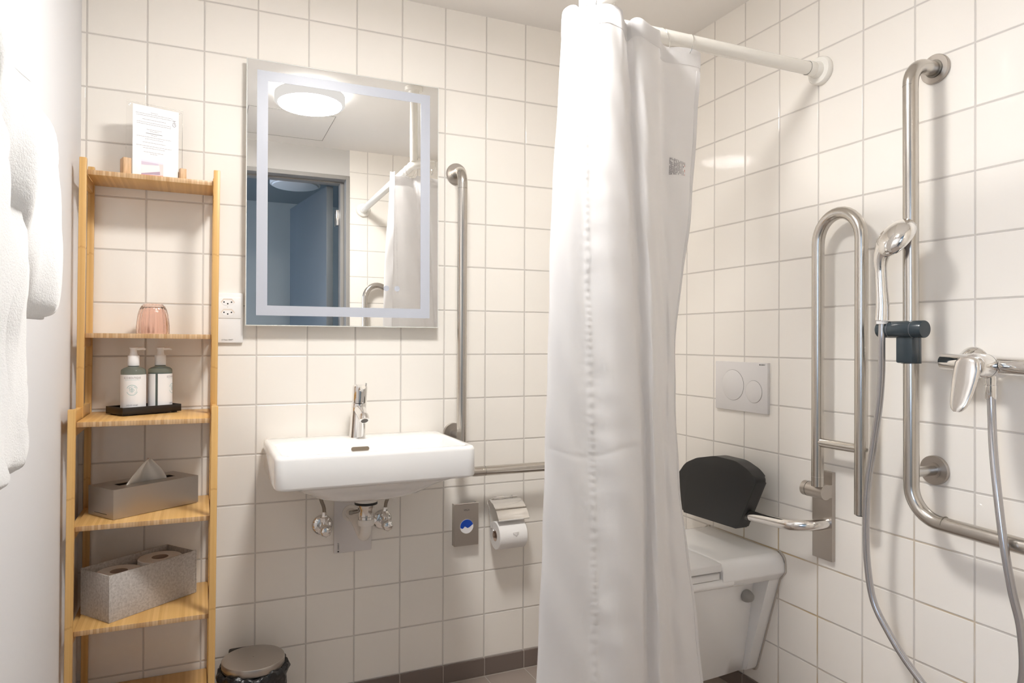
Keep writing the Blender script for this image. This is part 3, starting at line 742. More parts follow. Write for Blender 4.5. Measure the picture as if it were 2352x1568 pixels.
# ------------------------------------------------------------------ folding rail and backrest on the right wall
def folding_rail(label, M, x=-.058):
    """built in the frame of the right wall: x out of wall negative, y along wall"""
    t = root('folding_grab_rail', label, 'grab rail', M.translation[:], M.to_euler()[:])
    y1, y2, r = -.0245, -.1655, .0168
    a = -(y2-y1)/2
    pts = [(x, y1, -.005)] + [(x, y1, .2), (x, y1, .4)]
    for k in range(0, 17):
        th = PI*k/16; pts.append((x, (y1+y2)/2+a*math.cos(th), .674+a*math.sin(th)*1.12))
    pts += [(x, y2, .4), (x, y2, .2), (x, y2, -.053)]
    bm = B(); tube(bm, pts, r, 24); obj('rail_loop', bm, M_steel, t, local=True)
    bm = B(); tube(bm, [(x, y1-.004, .119), (x, y2+.004, .119)], .0125, 20); obj('crossbar', bm, M_steel, t, local=True)
    bm = B(); tube(bm, [(x, y2, -.053), (x, y2, -.056)], .012, 20); obj('end_cap', bm, M_black, t, local=True)
    bm = B(); lathe(bm, [(.005, 0), (.005, .002), (.002, .002), (.002, .001)], (x, y2-r+.001, .119), (0, -1, 0), 16); obj('screw', bm, M_fmetal, t, local=True)
    obj('wall_plate', boxo(-.013, 0, -.035, .035, -.222, .031, bev=.0008), M_steelp, t, local=True, smooth=False)
    hx = -.040
    bm = B(); tube(bm, [(hx, .037, -.022), (hx, -.039, -.022)], .0215, 32); box(bm, hx, -.0125, -.0355, .018, -.041, -.003, bev=.002)
    obj('hinge', bm, M_steelp, t, local=True)
    bm = B(); tube(bm, [(hx, .0215, -.022), (hx, .0200, -.022)], .0218, 32); obj('hinge_gap', bm, M_black, t, local=True)
    bm = B(); lathe(bm, [(.0172, 0), (.0172, .001)], (x, y1, .022), (0, 0, 1), 24); obj('joint_line', bm, M_chrome2, t, local=True)
    return t
folding_rail('stainless folding support rail, folded up against the tiles right of the toilet', Matrix.Translation((0, -.776, .758)))
folding_rail('second stainless folding rail on the opposite shower wall, seen only in the mirror', Matrix.Translation((-.632, -1.82, .758)) @ Matrix.Rotation(-PI/2, 4, 'Z'), -.042)
t = root('padded_backrest', 'charcoal padded backrest on a curved steel bar above the toilet', 'backrest', (-.10, cyT, .60))
pp = [(-.634, .743), (-.6032, .768), (-.5467, .7875), (-.4485, .7885), (-.360, .7685), (-.3004, .7426), (-.262, .700), (-.285, .5705), (-.5514, .5775)]
bm = B(); prism(bm, fpoly(pp, [.018, .09, .12, .14, .12, .09, .02, .008, .008], 6), 'x', -.124, -.078, bev=.007)
mt_ = Matrix.Translation((-.1, 0, .58)) @ Matrix.Rotation(-.0, 4, 'Y') @ Matrix.Translation((.1, 0, -.58))
bm.transform(mt_); obj('cushion', bm, M_pad, t, ang=50)
bm = B(); tube(bm, fillet([(-.012, -.7905, .6415), (-.098, -.7905, .6355), (-.098, -.565, .622)], .080, 16), .0158, 28); obj('support_bar', bm, M_chrome2, t)
bm = B(); lathe(bm, [(.0165, 0), (.0165, .003)], (-.098, -.583, .6232), (0, -1, -.05), 24); obj('bar_collar', bm, M_black, t)

# ------------------------------------------------------------------ shower grab rail
t = root('shower_rail', 'tall stainless L-shaped shower rail on the right tiled wall', 'grab rail', (-.09, -1.1, 1.2))
bm = B(); tube(bm, fillet([(-.004, -1.105, 1.829), (-.092, -1.1035, 1.829), (-.092, -1.108, .7325+.012), (-.092, -1.78, .725), (-.092, -1.80, .725)], [.05, .075, .01], 12), .0172, 28); obj('rail', bm, M_steel, t)
bm = B(); tube(bm, [(-.004, -1.105, .8465), (-.092, -1.107, .8465)], .0125, 20); obj('standoff', bm, M_steel, t)
bm = B(); tube(bm, [(-.004, -1.70, .726), (-.092, -1.70, .726)], .0125, 20); obj('standoff', bm, M_steel, t)
for loc in ((0, -1.105, 1.829), (0, -1.105, .8465), (0, -1.70, .726)):
    bm = B(); flange(bm, loc, (-1, 0, 0)); obj('flange', bm, M_steelp, t)
for prof_, l_, d_ in (([(.01735, -.0005), (.01735, .0005)], (-.092, -1.1035, 1.775), (0, 0, 1)), ([(.01735, -.0005), (.01735, .0005)], (-.092, -1.19, .744), (0, 1, 0)), ([(.0215, 0), (.0215, .0006)], (-.0115, -1.105, 1.829), (-1, 0, 0))):
    bm = B(); lathe(bm, prof_, l_, d_, 28); obj('joint_line', bm, M_joint, t)
# slider bracket
sx, sz = -.112, 1.1895
t = root('shower_slider', 'dark grey plastic slider clamped on the shower rail, holding the hand shower', 'shower bracket', (sx, -1.105, 1.15))
bm = B(); lathe(bm, [(.0195, 0), (.0205, .002), (.0205, .092), (.0195, .094)], (sx, -1.0615, sz), (0, -1, 0), 32); obj('clamp_barrel', bm, M_slider, t)
bm = B(); lathe(bm, [(.0190, 0), (.0200, .002), (.0200, .022), (.0195, .023)], (sx, -1.0385, sz), (0, -1, 0), 32); obj('cradle', bm, M_slider, t)
bm = B(); tube(bm, [(-.092, -1.106, 1.178), (-.092, -1.107, 1.108)], .0215, 32); box(bm, -.118, -.092, -1.128, -1.085, 1.109, 1.178, bev=.004); obj('sleeve', bm, M_slider, t)
for yy, hh in ((-1.0690, .0006), (-1.128, .0004)):
    bm = B(); lathe(bm, [(.0206, 0), (.0206, hh)], (sx, yy, sz), (0, -1, 0), 32); obj('seam_line', bm, M_inkg, t)
# hand shower
hx0 = sx-.014
t = root('hand_shower', 'chrome hand shower with a round head, resting upright in the slider', 'hand shower', (hx0, -1.05, 1.21))
hp = [(hx0, -1.0555, 1.2125), (hx0, -1.0565, 1.250), (hx0, -1.0540, 1.29), (hx0-.001, -1.0525, 1.330), (hx0-.004, -1.0545, 1.362), (hx0-.006, -1.069, 1.392)]
hp = smoothpath(hp, 6); nr = len(hp)
bm = B(); tube(bm, hp, [(.0165-.0035*math.sin(min(1, i/(nr*.6))*PI/2)+(.010*max(0, (i/nr-.6)/.4)**1.2)) for i in range(nr)], 28); obj('handle', bm, M_chrome, t)
hn = Vector((.74, -.22, -.52)).normalized(); hc = Vector((hx0+.006, -1.0900, 1.408))
bm = B(); lathe(bm, [(.010, -.027), (.026, -.0245), (.039, -.0185), (.048, -.0105), (.0515, -.003), (.0515, .008), (.050, .010), (.046, .011), (0, .0115)], hc-hn*.004, hn, 48); obj('head', bm, M_chrome, t)
bm = B(); lathe(bm, [(.044, .0112), (.044, .0125), (0, .013)], hc-hn*.004, hn, 40); obj('spray_face', bm, M_inkg, t)
bm = B(); lathe(bm, [(.0125, 0), (.0135, .003), (.0135, .008)], (hx0, -1.0555, 1.2030), (0, 0, 1), 24); obj('washer', bm, M_whiteplas, t)
# hose
hpts = [(hx0, -1.0555, 1.207), (hx0, -1.0545, 1.16), (-.116, -1.046, 1.08), (-.108, -1.0335, 1.0), (-.10, -1.0115, .90), (-.10, -.996, .80), (-.10, -.9905, .70), (-.10, -.9945, .60), (-.10, -1.012, .51), (-.10, -1.053, .448), (-.10, -1.111, .387), (-.102, -1.19, .335), (-.103, -1.27, .335), (-.102, -1.335, .385), (-.106, -1.362, .47), (-.116, -1.365, .57), (-.124, -1.352, .65), (-.125, -1.337, .74), (-.116, -1.320, .83), (-.096, -1.298, .93), (-.078, -1.284, 1.0), (-.072, -1.2785, 1.055)]
bm = B(); tube(bm, smoothpath(hpts, 8), .0082, 18)
o = obj('shower_hose', bm, M_hosem, None); tag(o, 'silver shower hose looping down from the hand shower to the mixer', 'shower hose')
# mixer
mx, my, mz = -.066, -1.2745, 1.1065
t = root('shower_mixer', 'chrome single-lever shower mixer on the right wall, cut by the picture edge', 'shower mixer', (mx, my, mz))
bm = B(); tube(bm, [(mx, -1.166, mz+.007), (mx, -1.169, mz+.007), (mx, -1.385, mz-.001)], [.0175, .0195, .0205], 32); obj('body', bm, M_chrome, t)
for yy in (-1.197, -1.350):
    bm = B(); lathe(bm, [(.036, 0), (.037, .003), (.035, .008), (.022, .016), (.019, .04)], (0, yy, mz+.006), (-1, 0, 0), 40); obj('rosette', bm, M_chrome, t)
bm = B(); lathe(bm, [(.0245, -.03), (.0255, 0), (.0262, .020), (.0262, .0205), (.0262, .055), (.024, .060), (0, .062)], (mx, my, mz), (-1, 0, .05), 40); obj('cartridge', bm, M_chrome, t)
bm = B(); lathe(bm, [(.0264, 0), (.0264, .001)], (mx-.020, my, mz+.001), (-1, 0, .05), 40); obj('joint_line', bm, M_black, t)
lx = mx-.062
bm = B(); rings = []
for k, (zo, wd, xo, th) in enumerate(((.022, .008, 0, .008), (.019, .016, -.001, .010), (.010, .0215, -.003, .012), (-.008, .0235, -.005, .012), (-.030, .0225, -.012, .011), (-.055, .0200, -.021, .010), (-.078, .0165, -.030, .009), (-.090, .0120, -.035, .008), (-.096, .006, -.037, .006))):
    rg = []
    for i in range(20):
        a = 2*PI*i/20; cxx = math.copysign(abs(math.cos(a))**.7, math.cos(a)); syy = math.copysign(abs(math.sin(a))**.7, math.sin(a))
        rg.append((lx+xo-.004+th*syy*.8, my+.006+wd*cxx*1.2, mz+zo))
    rings.append(rg)
loft(bm, rings); obj('lever', bm, M_chrome2, t, ang=70)
bm = B(); lathe(bm, [(.001, 0), (.001, .0006)], (lx-.0175, my+.016, mz-.007), (-1, 0, 0), 10); obj('hot_dot', bm, M_inkr, t)
bm = B(); lathe(bm, [(.001, 0), (.001, .0006)], (lx-.0175, my-.004, mz-.012), (-1, 0, 0), 10); obj('cold_dot', bm, M_ink, t)
bm = B(); lathe(bm, [(.013, 0), (.0125, -.020), (.0115, -.024), (.0115, -.026), (.0130, -.027), (.0120, -.055), (.0095, -.059)], (mx-.004, my-.003, mz-.014), (0, 0, 1), 28); obj('outlet_nut', bm, M_chrome, t)

# ------------------------------------------------------------------ bamboo shelf
ln = -.0062
t = root('bamboo_shelf', 'tall stepped bamboo shelf standing in the left corner of the room', 'shelf', (-1.775, -.14, 0), (0, .006, 0))
def LX(x): return x                     # shelf coordinates are local to the leaning root
xo, yo = -1.775, -.14
LI, RI = -1.9320-xo, -1.6300-xo         # inner faces of the posts at floor level
PW = .0165
def post(a, b, y0, y1, z0, z1):
    obj('post', boxo(a, b, y0-yo, y1-yo, z0, z1, bev=.0018), M_bamp, t, local=True)
for a, b in ((LI-PW, LI), (RI, RI+PW)):
    post(a, b, -.0185, -.004, 0, 1.634)                    # back
    post(a, b, -.1655, -.1505, .953, 1.6255)               # upper front
    post(a, b, -.2850, -.2690, 0, .9862)                   # lower front
for zt_, dep in ((1.5965, -.155), (1.1725, -.155), (.9543, -.273), (.7003, -.270), (.4458, -.270), (.1915, -.270)):
    x0, x1 = LI+.0006, RI-.0006
    obj('shelf_board', boxo(x0, x1, dep-yo, -.006-yo, zt_-.0125, zt_, bev=.0007), M_bams, t, local=True)
    fy_ = -.1505 if dep > -.2 else -.269
    for a in (LI-.0145, RI+.0025):
        bm = boxo(a, a+.012, fy_-yo, -.0185-yo, zt_-.036, zt_-.008, bev=.0012); obj('side_rail', bm, M_bams, t, local=True)
for a in (LI-.0145, RI+.0025):
    obj('side_rail', boxo(a, a+.012, -.269-yo, -.0185-yo, .951, .985-.004, bev=.0012), M_bams, t, local=True)

# things on the shelf ---------------------------------------------------
# sign holder
sa = math.atan2(.045, .137); sd = Vector((math.cos(sa), math.sin(sa), 0)); sn_ = Vector((sd.y, -sd.x, 0))
s0 = Vector((-1.838, -.103, 1.5975))
Ms = onM(s0, sd, (0, 0, 1))             # x along the panel, y up, z towards the room
t = root('sign_holder', 'clear acrylic sign holder in wooden blocks on the top shelf, holding a printed sheet', 'sign holder', s0[:])
W_ = .144
obj('acrylic_panel', boxo(0, W_, .0, .2095, -.0045, .0, M=Ms), M_acryl, t, smooth=False)
obj('wooden_block', boxo(-.010, .010, 0, .050, -.022, .013, bev=.0008, M=Ms), M_wood, t)
bm = B(); box(bm, W_-.010, W_+.006, 0, .043, .002, .018, bev=.0008, M=Ms); box(bm, W_-.010, W_+.006, 0, .036, -.022, -.0055, bev=.0008, M=Ms); obj('wooden_block', bm, M_wood, t)
bm = boxo(.015, .133, .001, .203, .0006, .0010, M=Ms); pap = obj('paper', bm, M_paper, t, smooth=False)
bm = B(); bmd = B()
def bar(b_, x, y, w_, h_):
    b_.faces.new([b_.verts.new(Ms @ Vector(p)) for p in ((x-w_/2, y-h_/2, .0013), (x+w_/2, y-h_/2, .0013), (x+w_/2, y+h_/2, .0013), (x-w_/2, y+h_/2, .0013))])
def line(y, cx, wd):
    x = cx-wd/2
    while x < cx+wd/2-.001:
        l = min(random.uniform(.002, .008), cx+wd/2-x); bar(bm, x+l/2, y, l, .0009); x += l+.0010
for y, wd in ((.186, .018), (.181, .094), (.176, .090), (.166, .060), (.158, .088), (.153, .088), (.139, .038), (.1345, .022), (.124, .016), (.118, .088), (.1125, .046), (.103, .058), (.093, .090), (.0875, .056), (.0765, .052), (.0720, .020)):
    line(y, .069, wd)
bar(bmd, .069, .1285, .042, .0010)
obj('print', bm, M_inkg, pap, smooth=False); obj('rule', bmd, M_ink, pap, smooth=False)
text(pap, 'GH', .013, Ms @ onM((.1215, .168, .0013), (0, 1, 0), (-1, 0, 0)), M_inkg)
# photo of folded towels printed on the sheet
bands = [((.040, .004), (.096, .004), (.096, .013), (.040, .009), (.85, .30, .28)), ((.040, .009), (.088, .014), (.090, .024), (.040, .012), (.42, .33, .44)), ((.040, .012), (.090, .024), (.088, .038), (.040, .036), (.84, .78, .83)), ((.040, .036), (.085, .040), (.084, .044), (.040, .046), (.62, .55, .68)), ((.088, .013), (.096, .013), (.096, .044), (.086, .044), (.87, .66, .68)), ((.040, .045), (.096, .044), (.096, .048), (.040, .050), (.78, .74, .84))]
bm = B(); ms_ = []
for k, (a, b, c, d, col) in enumerate(bands):
    f = bm.faces.new([bm.verts.new(Ms @ Vector((p[0]-.003, p[1]+.004, .0013+.0001*k))) for p in (a, b, c, d)]); f.material_index = k
    ms_.append(mat('towel_photo_%d' % k, col, .6))
obj('towel_photo', bm, ms_, pap, smooth=False)
for xx in (.008, W_-.007):
    bm = B(); lathe(bm, [(.0028, 0), (.0028, .003), (.002, .0034)], Ms @ Vector((xx, .2005, 0)), sn_, 14); obj('stud', bm, M_acryl, t)
# tumbler
tb_ = B(); px, py, pz = -1.7715, -.082, 1.1727
def rib(h, a): return .022*math.cos(22*a)*(1 if h < .070 else max(0, 1-(h-.07)/.010))
outer = [(.0405, 0), (.0412, .0015), (.0412, .006), (.0408, .02), (.0395, .036), (.0370, .054), (.0335, .068), (.0290, .077), (.0250, .0815), (.0235, .083), (0, .0835)]
lathe(tb_, outer, (px, py, pz), (0, 0, 1), 132, rib=rib)
inner = [(.0386, .0003), (.0384, .02), (.0372, .036), (.0347, .053), (.0310, .066), (.0262, .0735), (0, .0745)]
bm2 = B(); rings = []
bmesh.ops.delete(tb_, geom=[f for f in tb_.faces if len(f.verts) > 10 and f.calc_center_median().z < pz+.001], context='FACES_ONLY')
R_ = []
u, v, d = frame_of((0, 0, 1))
for r, h in inner: R_.append([tb_.verts.new(Vector((px, py, pz+h))+max(r, 1e-4)*(math.cos(a)*u+math.sin(a)*v)) for a in [2*PI*k/132 for k in range(132)]])
for a, b in zip(R_, R_[1:]): ring_faces(tb_, a, b)
tb_.faces.new(R_[-1])
low = sorted([e for e in tb_.edges if e.is_boundary], key=lambda e: e.index)
bmesh.ops.bridge_loops(tb_, edges=low)
o = obj('tumbler', tb_, M_pink, None, ang=60); tag(o, 'pink ribbed glass tumbler upside down on the second shelf', 'tumbler')
# tray and soap bottles
ta = math.radians(31); td = Vector((math.cos(ta), math.sin(ta), 0)); tn = Vector((-td.y, td.x, 0))
tz = .9548; tb0 = Vector((-1.8364, -.166, tz)); Mt = Matrix.Translation(tb0) @ Matrix.Rotation(ta, 4, 'Z')
lx_, ly_ = .160, .092
bm = B(); box(bm, 0, lx_, 0, ly_, .003, .006, M=Mt)
for a in ((0, lx_, 0, .0022), (0, lx_, ly_-.0022, ly_), (0, .0022, .0022, ly_-.0022), (lx_-.0022, lx_, .0022, ly_-.0022)): box(bm, a[0], a[1], a[2], a[3], .003, .0225, bev=.0005, M=Mt)
for a, b in ((.008, .008), (lx_-.02, .008), (.008, ly_-.016), (lx_-.02, ly_-.016)): box(bm, a, a+.012, b, b+.008, 0, .004, M=Mt)
o = obj('tray', bm, M_tray, None, ang=30); tag(o, 'dark brown rectangular tray under the two soap bottles', 'tray')
def bottle(x, y, label, turn, back):
    z = tz+.0062
    t = root('soap_bottle', label, 'soap bottle', (x, y, z), group='pump bottles on the dark tray')
    bm = B(); lathe(bm, [(.026, 0), (.0295, .002), (.0305, .006), (.0305, .110), (.0295, .1145), (.024, .1185), (.015, .1220), (.0135, .1235), (.0135, .128)], (x, y, z), seg=48); obj('body', bm, M_bottle, t, ang=50)
    bm = B(); lathe(bm, [(.0142, 0), (.0146, .001), (.0146, .026), (.0135, .0275)], (x, y, z+.1250)); obj('collar', bm, M_whiteplas, t)
    hd_ = Vector((math.cos(turn), math.sin(turn), 0))
    bm = B(); lathe(bm, [(.0105, 0), (.0098, .004), (.0085, .008), (.0082, .016), (.0095, .0185), (.0105, .0215), (.0095, .0225), (0, .0230)], (x, y, z+.152), seg=28); c0 = Vector((x, y, z+.1715))
    tube(bm, [c0-hd_*.006, c0+hd_*.012+Vector((0, 0, -.0005)), c0+hd_*.024, c0+hd_*.029+Vector((0, 0, -.003))], [.0045, .0042, .0036, .003], 14); obj('pump_head', bm, M_whiteplas, t)
    # wrapped label, open on one side
    a0 = math.atan2(-2.24-y, -1.65-x)            # direction towards the doorway
    lo, hi = (-2.2, 2.2) if not back else (.10, 2*PI-.10)
    off = a0+(.0 if not back else -.29)
    bm = B(); nseg = 48; rr_ = [[], []]
    for k in range(nseg+1):
        a = off+lo+(hi-lo)*k/nseg
        for q, r in ((0, .0307), (1, .0311)):
            rr_[q].append([bm.verts.new((x+r*math.cos(a), y+r*math.sin(a), z+h)) for h in (.004, .1015)])
    for q in (0, 1):
        for k in range(nseg): bm.faces.new((rr_[q][k][0], rr_[q][k+1][0], rr_[q][k+1][1], rr_[q][k][1]))
    for k in range(nseg):
        for h in (0, 1): bm.faces.new((rr_[0][k][h], rr_[0][k+1][h], rr_[1][k+1][h], rr_[1][k][h]))
    for k in (0, nseg): bm.faces.new((rr_[0][k][0], rr_[1][k][0], rr_[1][k][1], rr_[0][k][1]))
    lb = obj('label_wrap', bm, M_paper, t, ang=30)
    fa = a0-.10 if not back else a0+1.25
    def wrap(o):
        inv = ROOT[t.name]
        for v_ in o.data.vertices:
            p = v_.co            # x across (m), z up, still flat in label space
            a = fa+p.x/.0314; v_.co = inv.inverted() @ Vector((x+.0314*math.cos(a), y+.0314*math.sin(a), z+p.y))
    def ltext(body, size, yy, m, sx=1):
        o = text(lb, body, size, ROOT[t.name] @ Matrix.Translation((0, yy, 0)), m, ext=0, sx=sx); wrap(o)
    ltext('ECO·BOUTIQUE', .0075, .093, M_inkg, .80); ltext('LIQUID SOAP', .0052, .020, M_inkg, .9); ltext('300 mL  (10.1 fl. oz)', .0062, .0105, M_ink, .85)
    bm = B()
    def arcb(cx_, cy_, r, a0_, a1_, wd, n=16):
        for k in range(n):
            a, b = a0_+(a1_-a0_)*k/n, a0_+(a1_-a0_)*(k+1)/n
            bm.faces.new([bm.verts.new((cx_+q*math.cos(c), cy_+q*math.sin(c), 0)) for q, c in ((r, a), (r, b), (r+wd, b), (r+wd, a))])
    for k in range(3): arcb(0, .0605, .0092, .5+.75*k+.1, 1.15+.75*k, .0006, 5)
    arcb(0, .0605, .0130, .35, PI-.35, .0010, 20); arcb(0, .0605, .0130, PI+.35, 2*PI-.35, .0010, 20); arcb(0, .0605, .0105, -1.0, 1.0, .0005, 12)
    for (a, b, r) in ((-.0035, .0035, .0028), (.0005, .004, .0014), (.0032, 0, .0020), (-.003, -.0015, .0024), (.0, -.004, .0016)): arcb(a, .0605+b, r, 0, 2*PI, .0006, 14)
    for k in range(10): bm.faces.new([bm.verts.new(p) for p in ((-.019+.0038*k, .0876, 0), (-.019+.0038*(k+1), .0876, 0), (-.019+.0038*(k+1), .0880, 0), (-.019+.0038*k, .0880, 0))])
    me = bpy.data.meshes.new('emblem'); bm.to_mesh(me); bm.free(); me.materials.append(M_inkt)
    o = bpy.data.objects.new('emblem', me); C.objects.link(o); o.parent = lb; wrap(o)
bottle(-1.817, -.1040, 'left white-labelled pump bottle of soap, its front label facing the room', 0.10, False)
bottle(-1.7535, -.0690, 'right pump bottle with a green strip between its label ends', 0.0, True)
# tissue box
tz = .7010; ta = math.atan2(.1341, .1952); Mb = Matrix.Translation((-1.8497, -.2347, tz)) @ Matrix.Rotation(ta, 4, 'Z')
t = root('tissue_box', 'brushed steel tissue box on the fourth shelf with one tissue sticking out', 'tissue box', (-1.8497, -.2347, tz), (0, 0, ta))
Lb, Wb, Hb = .2368, .118, .0755
bm = B(); box(bm, 0, Lb, 0, .0015, .001, Hb); box(bm, 0, Lb, Wb-.0015, Wb, .001, Hb); box(bm, 0, .0015, .0015, Wb-.0015, .001, Hb); box(bm, Lb-.0015, Lb, .0015, Wb-.0015, .001, Hb)
box(bm, .0015, Lb-.0015, .0015, .044, Hb-.0015, Hb); box(bm, .0015, Lb-.0015, .074, Wb-.0015, Hb-.0015, Hb); box(bm, .0015, .040, .044, .074, Hb-.0015, Hb); box(bm, Lb-.040, Lb-.0015, .044, .074, Hb-.0015, Hb)
box(bm, .002, Lb-.002, .002, Wb-.002, 0, .0012)
obj('steel_case', bm, M_steelp, t, local=True, smooth=False)
obj('bottom_slot', boxo(-.0004, 0, .030, .088, .0095, .0108), M_black, t, local=True, smooth=False)
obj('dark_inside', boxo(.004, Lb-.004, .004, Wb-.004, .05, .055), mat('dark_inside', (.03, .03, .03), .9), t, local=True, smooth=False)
bm = B(); nu, nv = 24, 14; g = []
for j in range(nv+1):
    f = j/nv; row = []
    for i in range(nu+1):
        s = i/nu*2-1
        half = .062*(1-f)**.85+.0015; cxx = .110+.012*f-.002
        x = cxx+half*s*(1+.10*math.sin(f*3)); zz = Hb-.012+.072*f-.010*(1-f)*0
        y = .059+.010*math.sin(s*3.2+1)*(1-f*.4)-.012*abs(s)**2*(1-f)+.003*math.sin(s*9+f*4)-.012*f
        row.append(bm.verts.new((x, y, zz)))
    g.append(row)
for j in range(nv):
    for i in range(nu): bm.faces.new((g[j][i], g[j][i+1], g[j+1][i+1], g[j+1][i]))
obj('tissue', bm, M_tissue, t, local=True, ang=180, mods=[('SOLIDIFY', dict(thickness=.0006, offset=0))])
# felt basket with two rolls
tz = .4463; fa_ = math.radians(37.6)
t = root('felt_basket', 'open grey felt basket on the fifth shelf holding toilet rolls', 'basket', (-1.8556, -.2460, tz), (0, 0, fa_))
Lf, Wf, Hf, th = .2480, .124, .1185, .0035
# one folded felt wall strip and a floor
bm = B()
box(bm, 0, Lf, 0, th, 0, Hf, bev=.0008); box(bm, 0, Lf, Wf-th, Wf, 0, Hf, bev=.0008); box(bm, 0, th, th, Wf-th, 0, Hf-.001, bev=.0008); box(bm, Lf-th, Lf, th, Wf-th, 0, Hf-.001, bev=.0008); box(bm, th, Lf-th, th, Wf-th, 0, th)
obj('felt_body', bm, M_felt, t, local=True)
bm = B(); box(bm, -.0018, .0006, -.0018, .004, .001, Hf+.001, bev=.0008); box(bm, Lf-.001, Lf+.0016, -.0016, .004, .001, Hf+.001, bev=.0008); obj('corner_seam', bm, M_felt, t, local=True)
Mf = Matrix.Translation((-1.8556, -.2460, tz)) @ Matrix.Rotation(fa_, 4, 'Z')
for k, (xx, yy, lb_) in enumerate(((.064, .063, 'front toilet roll in the grey felt basket, nearer the left wall'), (.181, .062, 'rear toilet roll in the grey felt basket, farther right'))):
    p = Mf @ Vector((xx, yy, th+.0005)); roll(lb_, p[:], (0, 0, 1), .0555, .021, .099 if k == 0 else .105, 'toilet rolls in the felt basket')

# ------------------------------------------------------------------ waste bin
bx_, by_, bz_ = -1.5085, -.145, .2585
t = root('waste_bin', 'round steel pedal bin with black liner on the floor beside the bamboo shelf', 'waste bin', (bx_, by_, 0))
bm = B(); lathe(bm, [(.080, 0), (.080, .008), (.0775, .010), (.0775, .20), (.0785, .215)], (bx_, by_, 0), seg=56); obj('body', bm, M_steelp, t)
bm = B(); lathe(bm, [(.0835, -.022), (.0850, -.020), (.0850, -.003), (.0835, -.0005), (.080, .0003), (0, .0012)], (bx_, by_, bz_), seg=64); obj('lid', bm, M_steelp, t)
bm = B(); lathe(bm, [(.002, 0), (.002, .0015), (0, .002)], (bx_, by_, bz_), seg=12); obj('lid_stud', bm, M_fmetal, t)
bm = B(); box(bm, bx_-.062, bx_+.01, by_+.068, by_+.098, bz_-.035, bz_-.004, bev=.006); obj('hinge_cover', bm, M_black, t)
bm = B(); ns = 120; prof = [(.0782, -.024), (.086, -.021), (.092, -.024), (.095, -.032), (.0935, -.043), (.089, -.055), (.0865, -.075), (.0855, -.095), (.0800, -.096), (.0790, -.075)]
rg = []
for r, h in prof:
    row = []
    for k in range(ns):
        a = 2*PI*k/ns; j = (1 if r > .085 else 0)
        rr2 = r+j*(.0028*math.sin(9*a+h*120)+.0018*math.sin(23*a-h*300)+.004*math.sin(2*a+.6)); hh = h+j*(.004*math.sin(5*a)+.0025*math.sin(17*a))
        row.append((bx_+rr2*math.cos(a), by_+rr2*math.sin(a), bz_+hh))
    rg.append(row)
loft(bm, rg, False, False, closed=True); obj('liner', bm, M_bag, t, ang=60)
bm = B(); box(bm, bx_-.02, bx_+.02, by_-.100, by_-.076, .006, .012, bev=.002); obj('pedal', bm, M_black, t)

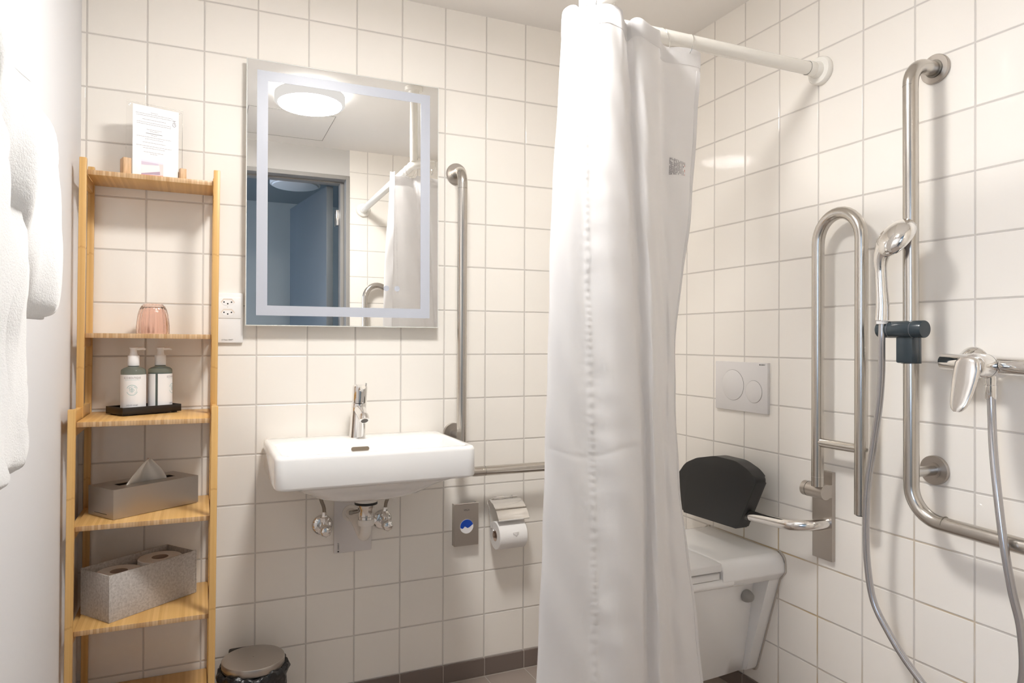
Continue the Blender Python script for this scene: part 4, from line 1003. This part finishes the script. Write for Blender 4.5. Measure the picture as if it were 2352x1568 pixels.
# ------------------------------------------------------------------ bathrobe and hook on the left wall
t = root('robe_hook', 'small round chrome hook on the white wall next to the bathrobe', 'hook', (-1.958, -.545, 1.553))
bm = B(); lathe(bm, [(.0165, 0), (.0175, .001), (.0170, .004), (.012, .006), (.007, .007), (.0055, .022), (.0075, .026), (.0085, .029), (.006, .032), (0, .0325)], (-1.958, -.543, 1.550), (1, 0, 0), 32); obj('knob', bm, M_chrome, t)
t = root('bathrobe', 'white terry bathrobe hanging on the left wall at the picture edge', 'bathrobe', (-1.958, -1.30, 1.0))
def drape(rows, seed, amp, nseg=72):
    """rows: z, y far, y near, x back, x front -> lofted cloth mass with vertical folds"""
    rnd = random.Random(seed); ph = [rnd.uniform(0, 6.3) for _ in range(6)]; rings = []
    zs = [r[0] for r in rows]; N_ = 60
    for q in range(N_+1):
        s = q/N_*(len(rows)-1); v_ = [crs([r[k] for r in rows], s) for k in range(5)]
        z, yf, yn, xb, xf = v_; cy_, hy = (yf+yn)/2, abs(yf-yn)/2; cx_, hx_ = (xb+xf)/2, (xf-xb)/2; rg = []
        for k in range(nseg):
            a = 2*PI*k/nseg; c, s_ = math.cos(a), math.sin(a)
            ex = math.copysign(abs(c)**.62, c); ey = math.copysign(abs(s_)**.62, s_)
            y = cy_+hy*ey; x = cx_+hx_*ex
            if c > 0: x += amp*c*(math.sin(y*46+ph[0]+z*2.2)+.6*math.sin(y*83+ph[1]-z*3)+.35*math.sin(z*19+y*20+ph[2]))
            y += .003*math.sin(z*42+ph[3])*abs(ey)+.002*math.sin(z*90+ph[4])*abs(ey)
            rg.append((x, y, z+.006*math.sin(y*30+ph[5])*(1 if q in (0, N_) else 0)))
        rings.append(rg)
    return loft(B(), rings)
body = [(1.50, -1.36, -1.62, -1.952, -1.915), (1.47, -1.26, -1.66, -1.954, -1.885), (1.43, -1.13, -1.68, -1.954, -1.865), (1.37, -1.04, -1.68, -1.954, -1.860), (1.31, -1.03, -1.69, -1.954, -1.86), (1.25, -1.05, -1.69, -1.954, -1.858), (1.195, -1.078, -1.69, -1.954, -1.86), (1.14, -1.070, -1.70, -1.954, -1.865), (1.08, -1.048, -1.70, -1.953, -1.865), (1.02, -1.027, -1.70, -1.952, -1.865), (.992, -1.020, -1.69, -1.950, -1.868), (.980, -1.06, -1.68, -1.945, -1.88), (.968, -1.15, -1.6, -1.93, -1.90)]
obj('body', drape(body, 3, .010), M_terry, t, ang=180)
slv = [(1.512, -1.17, -1.46, -1.945, -1.875), (1.500, -1.09, -1.45, -1.950, -1.862), (1.482, -1.000, -1.42, -1.952, -1.856), (1.455, -.942, -1.38, -1.952, -1.852), (1.42, -.916, -1.32, -1.952, -1.85), (1.357, -.890, -1.25, -1.952, -1.85), (1.285, -.880, -1.18, -1.952, -1.85), (1.225, -.886, -1.12, -1.952, -1.853), (1.200, -.898, -1.09, -1.948, -1.858), (1.192, -.915, -1.06, -1.94, -1.87)]
obj('sleeve', drape(slv, 11, .007), M_terry, t, ang=180)
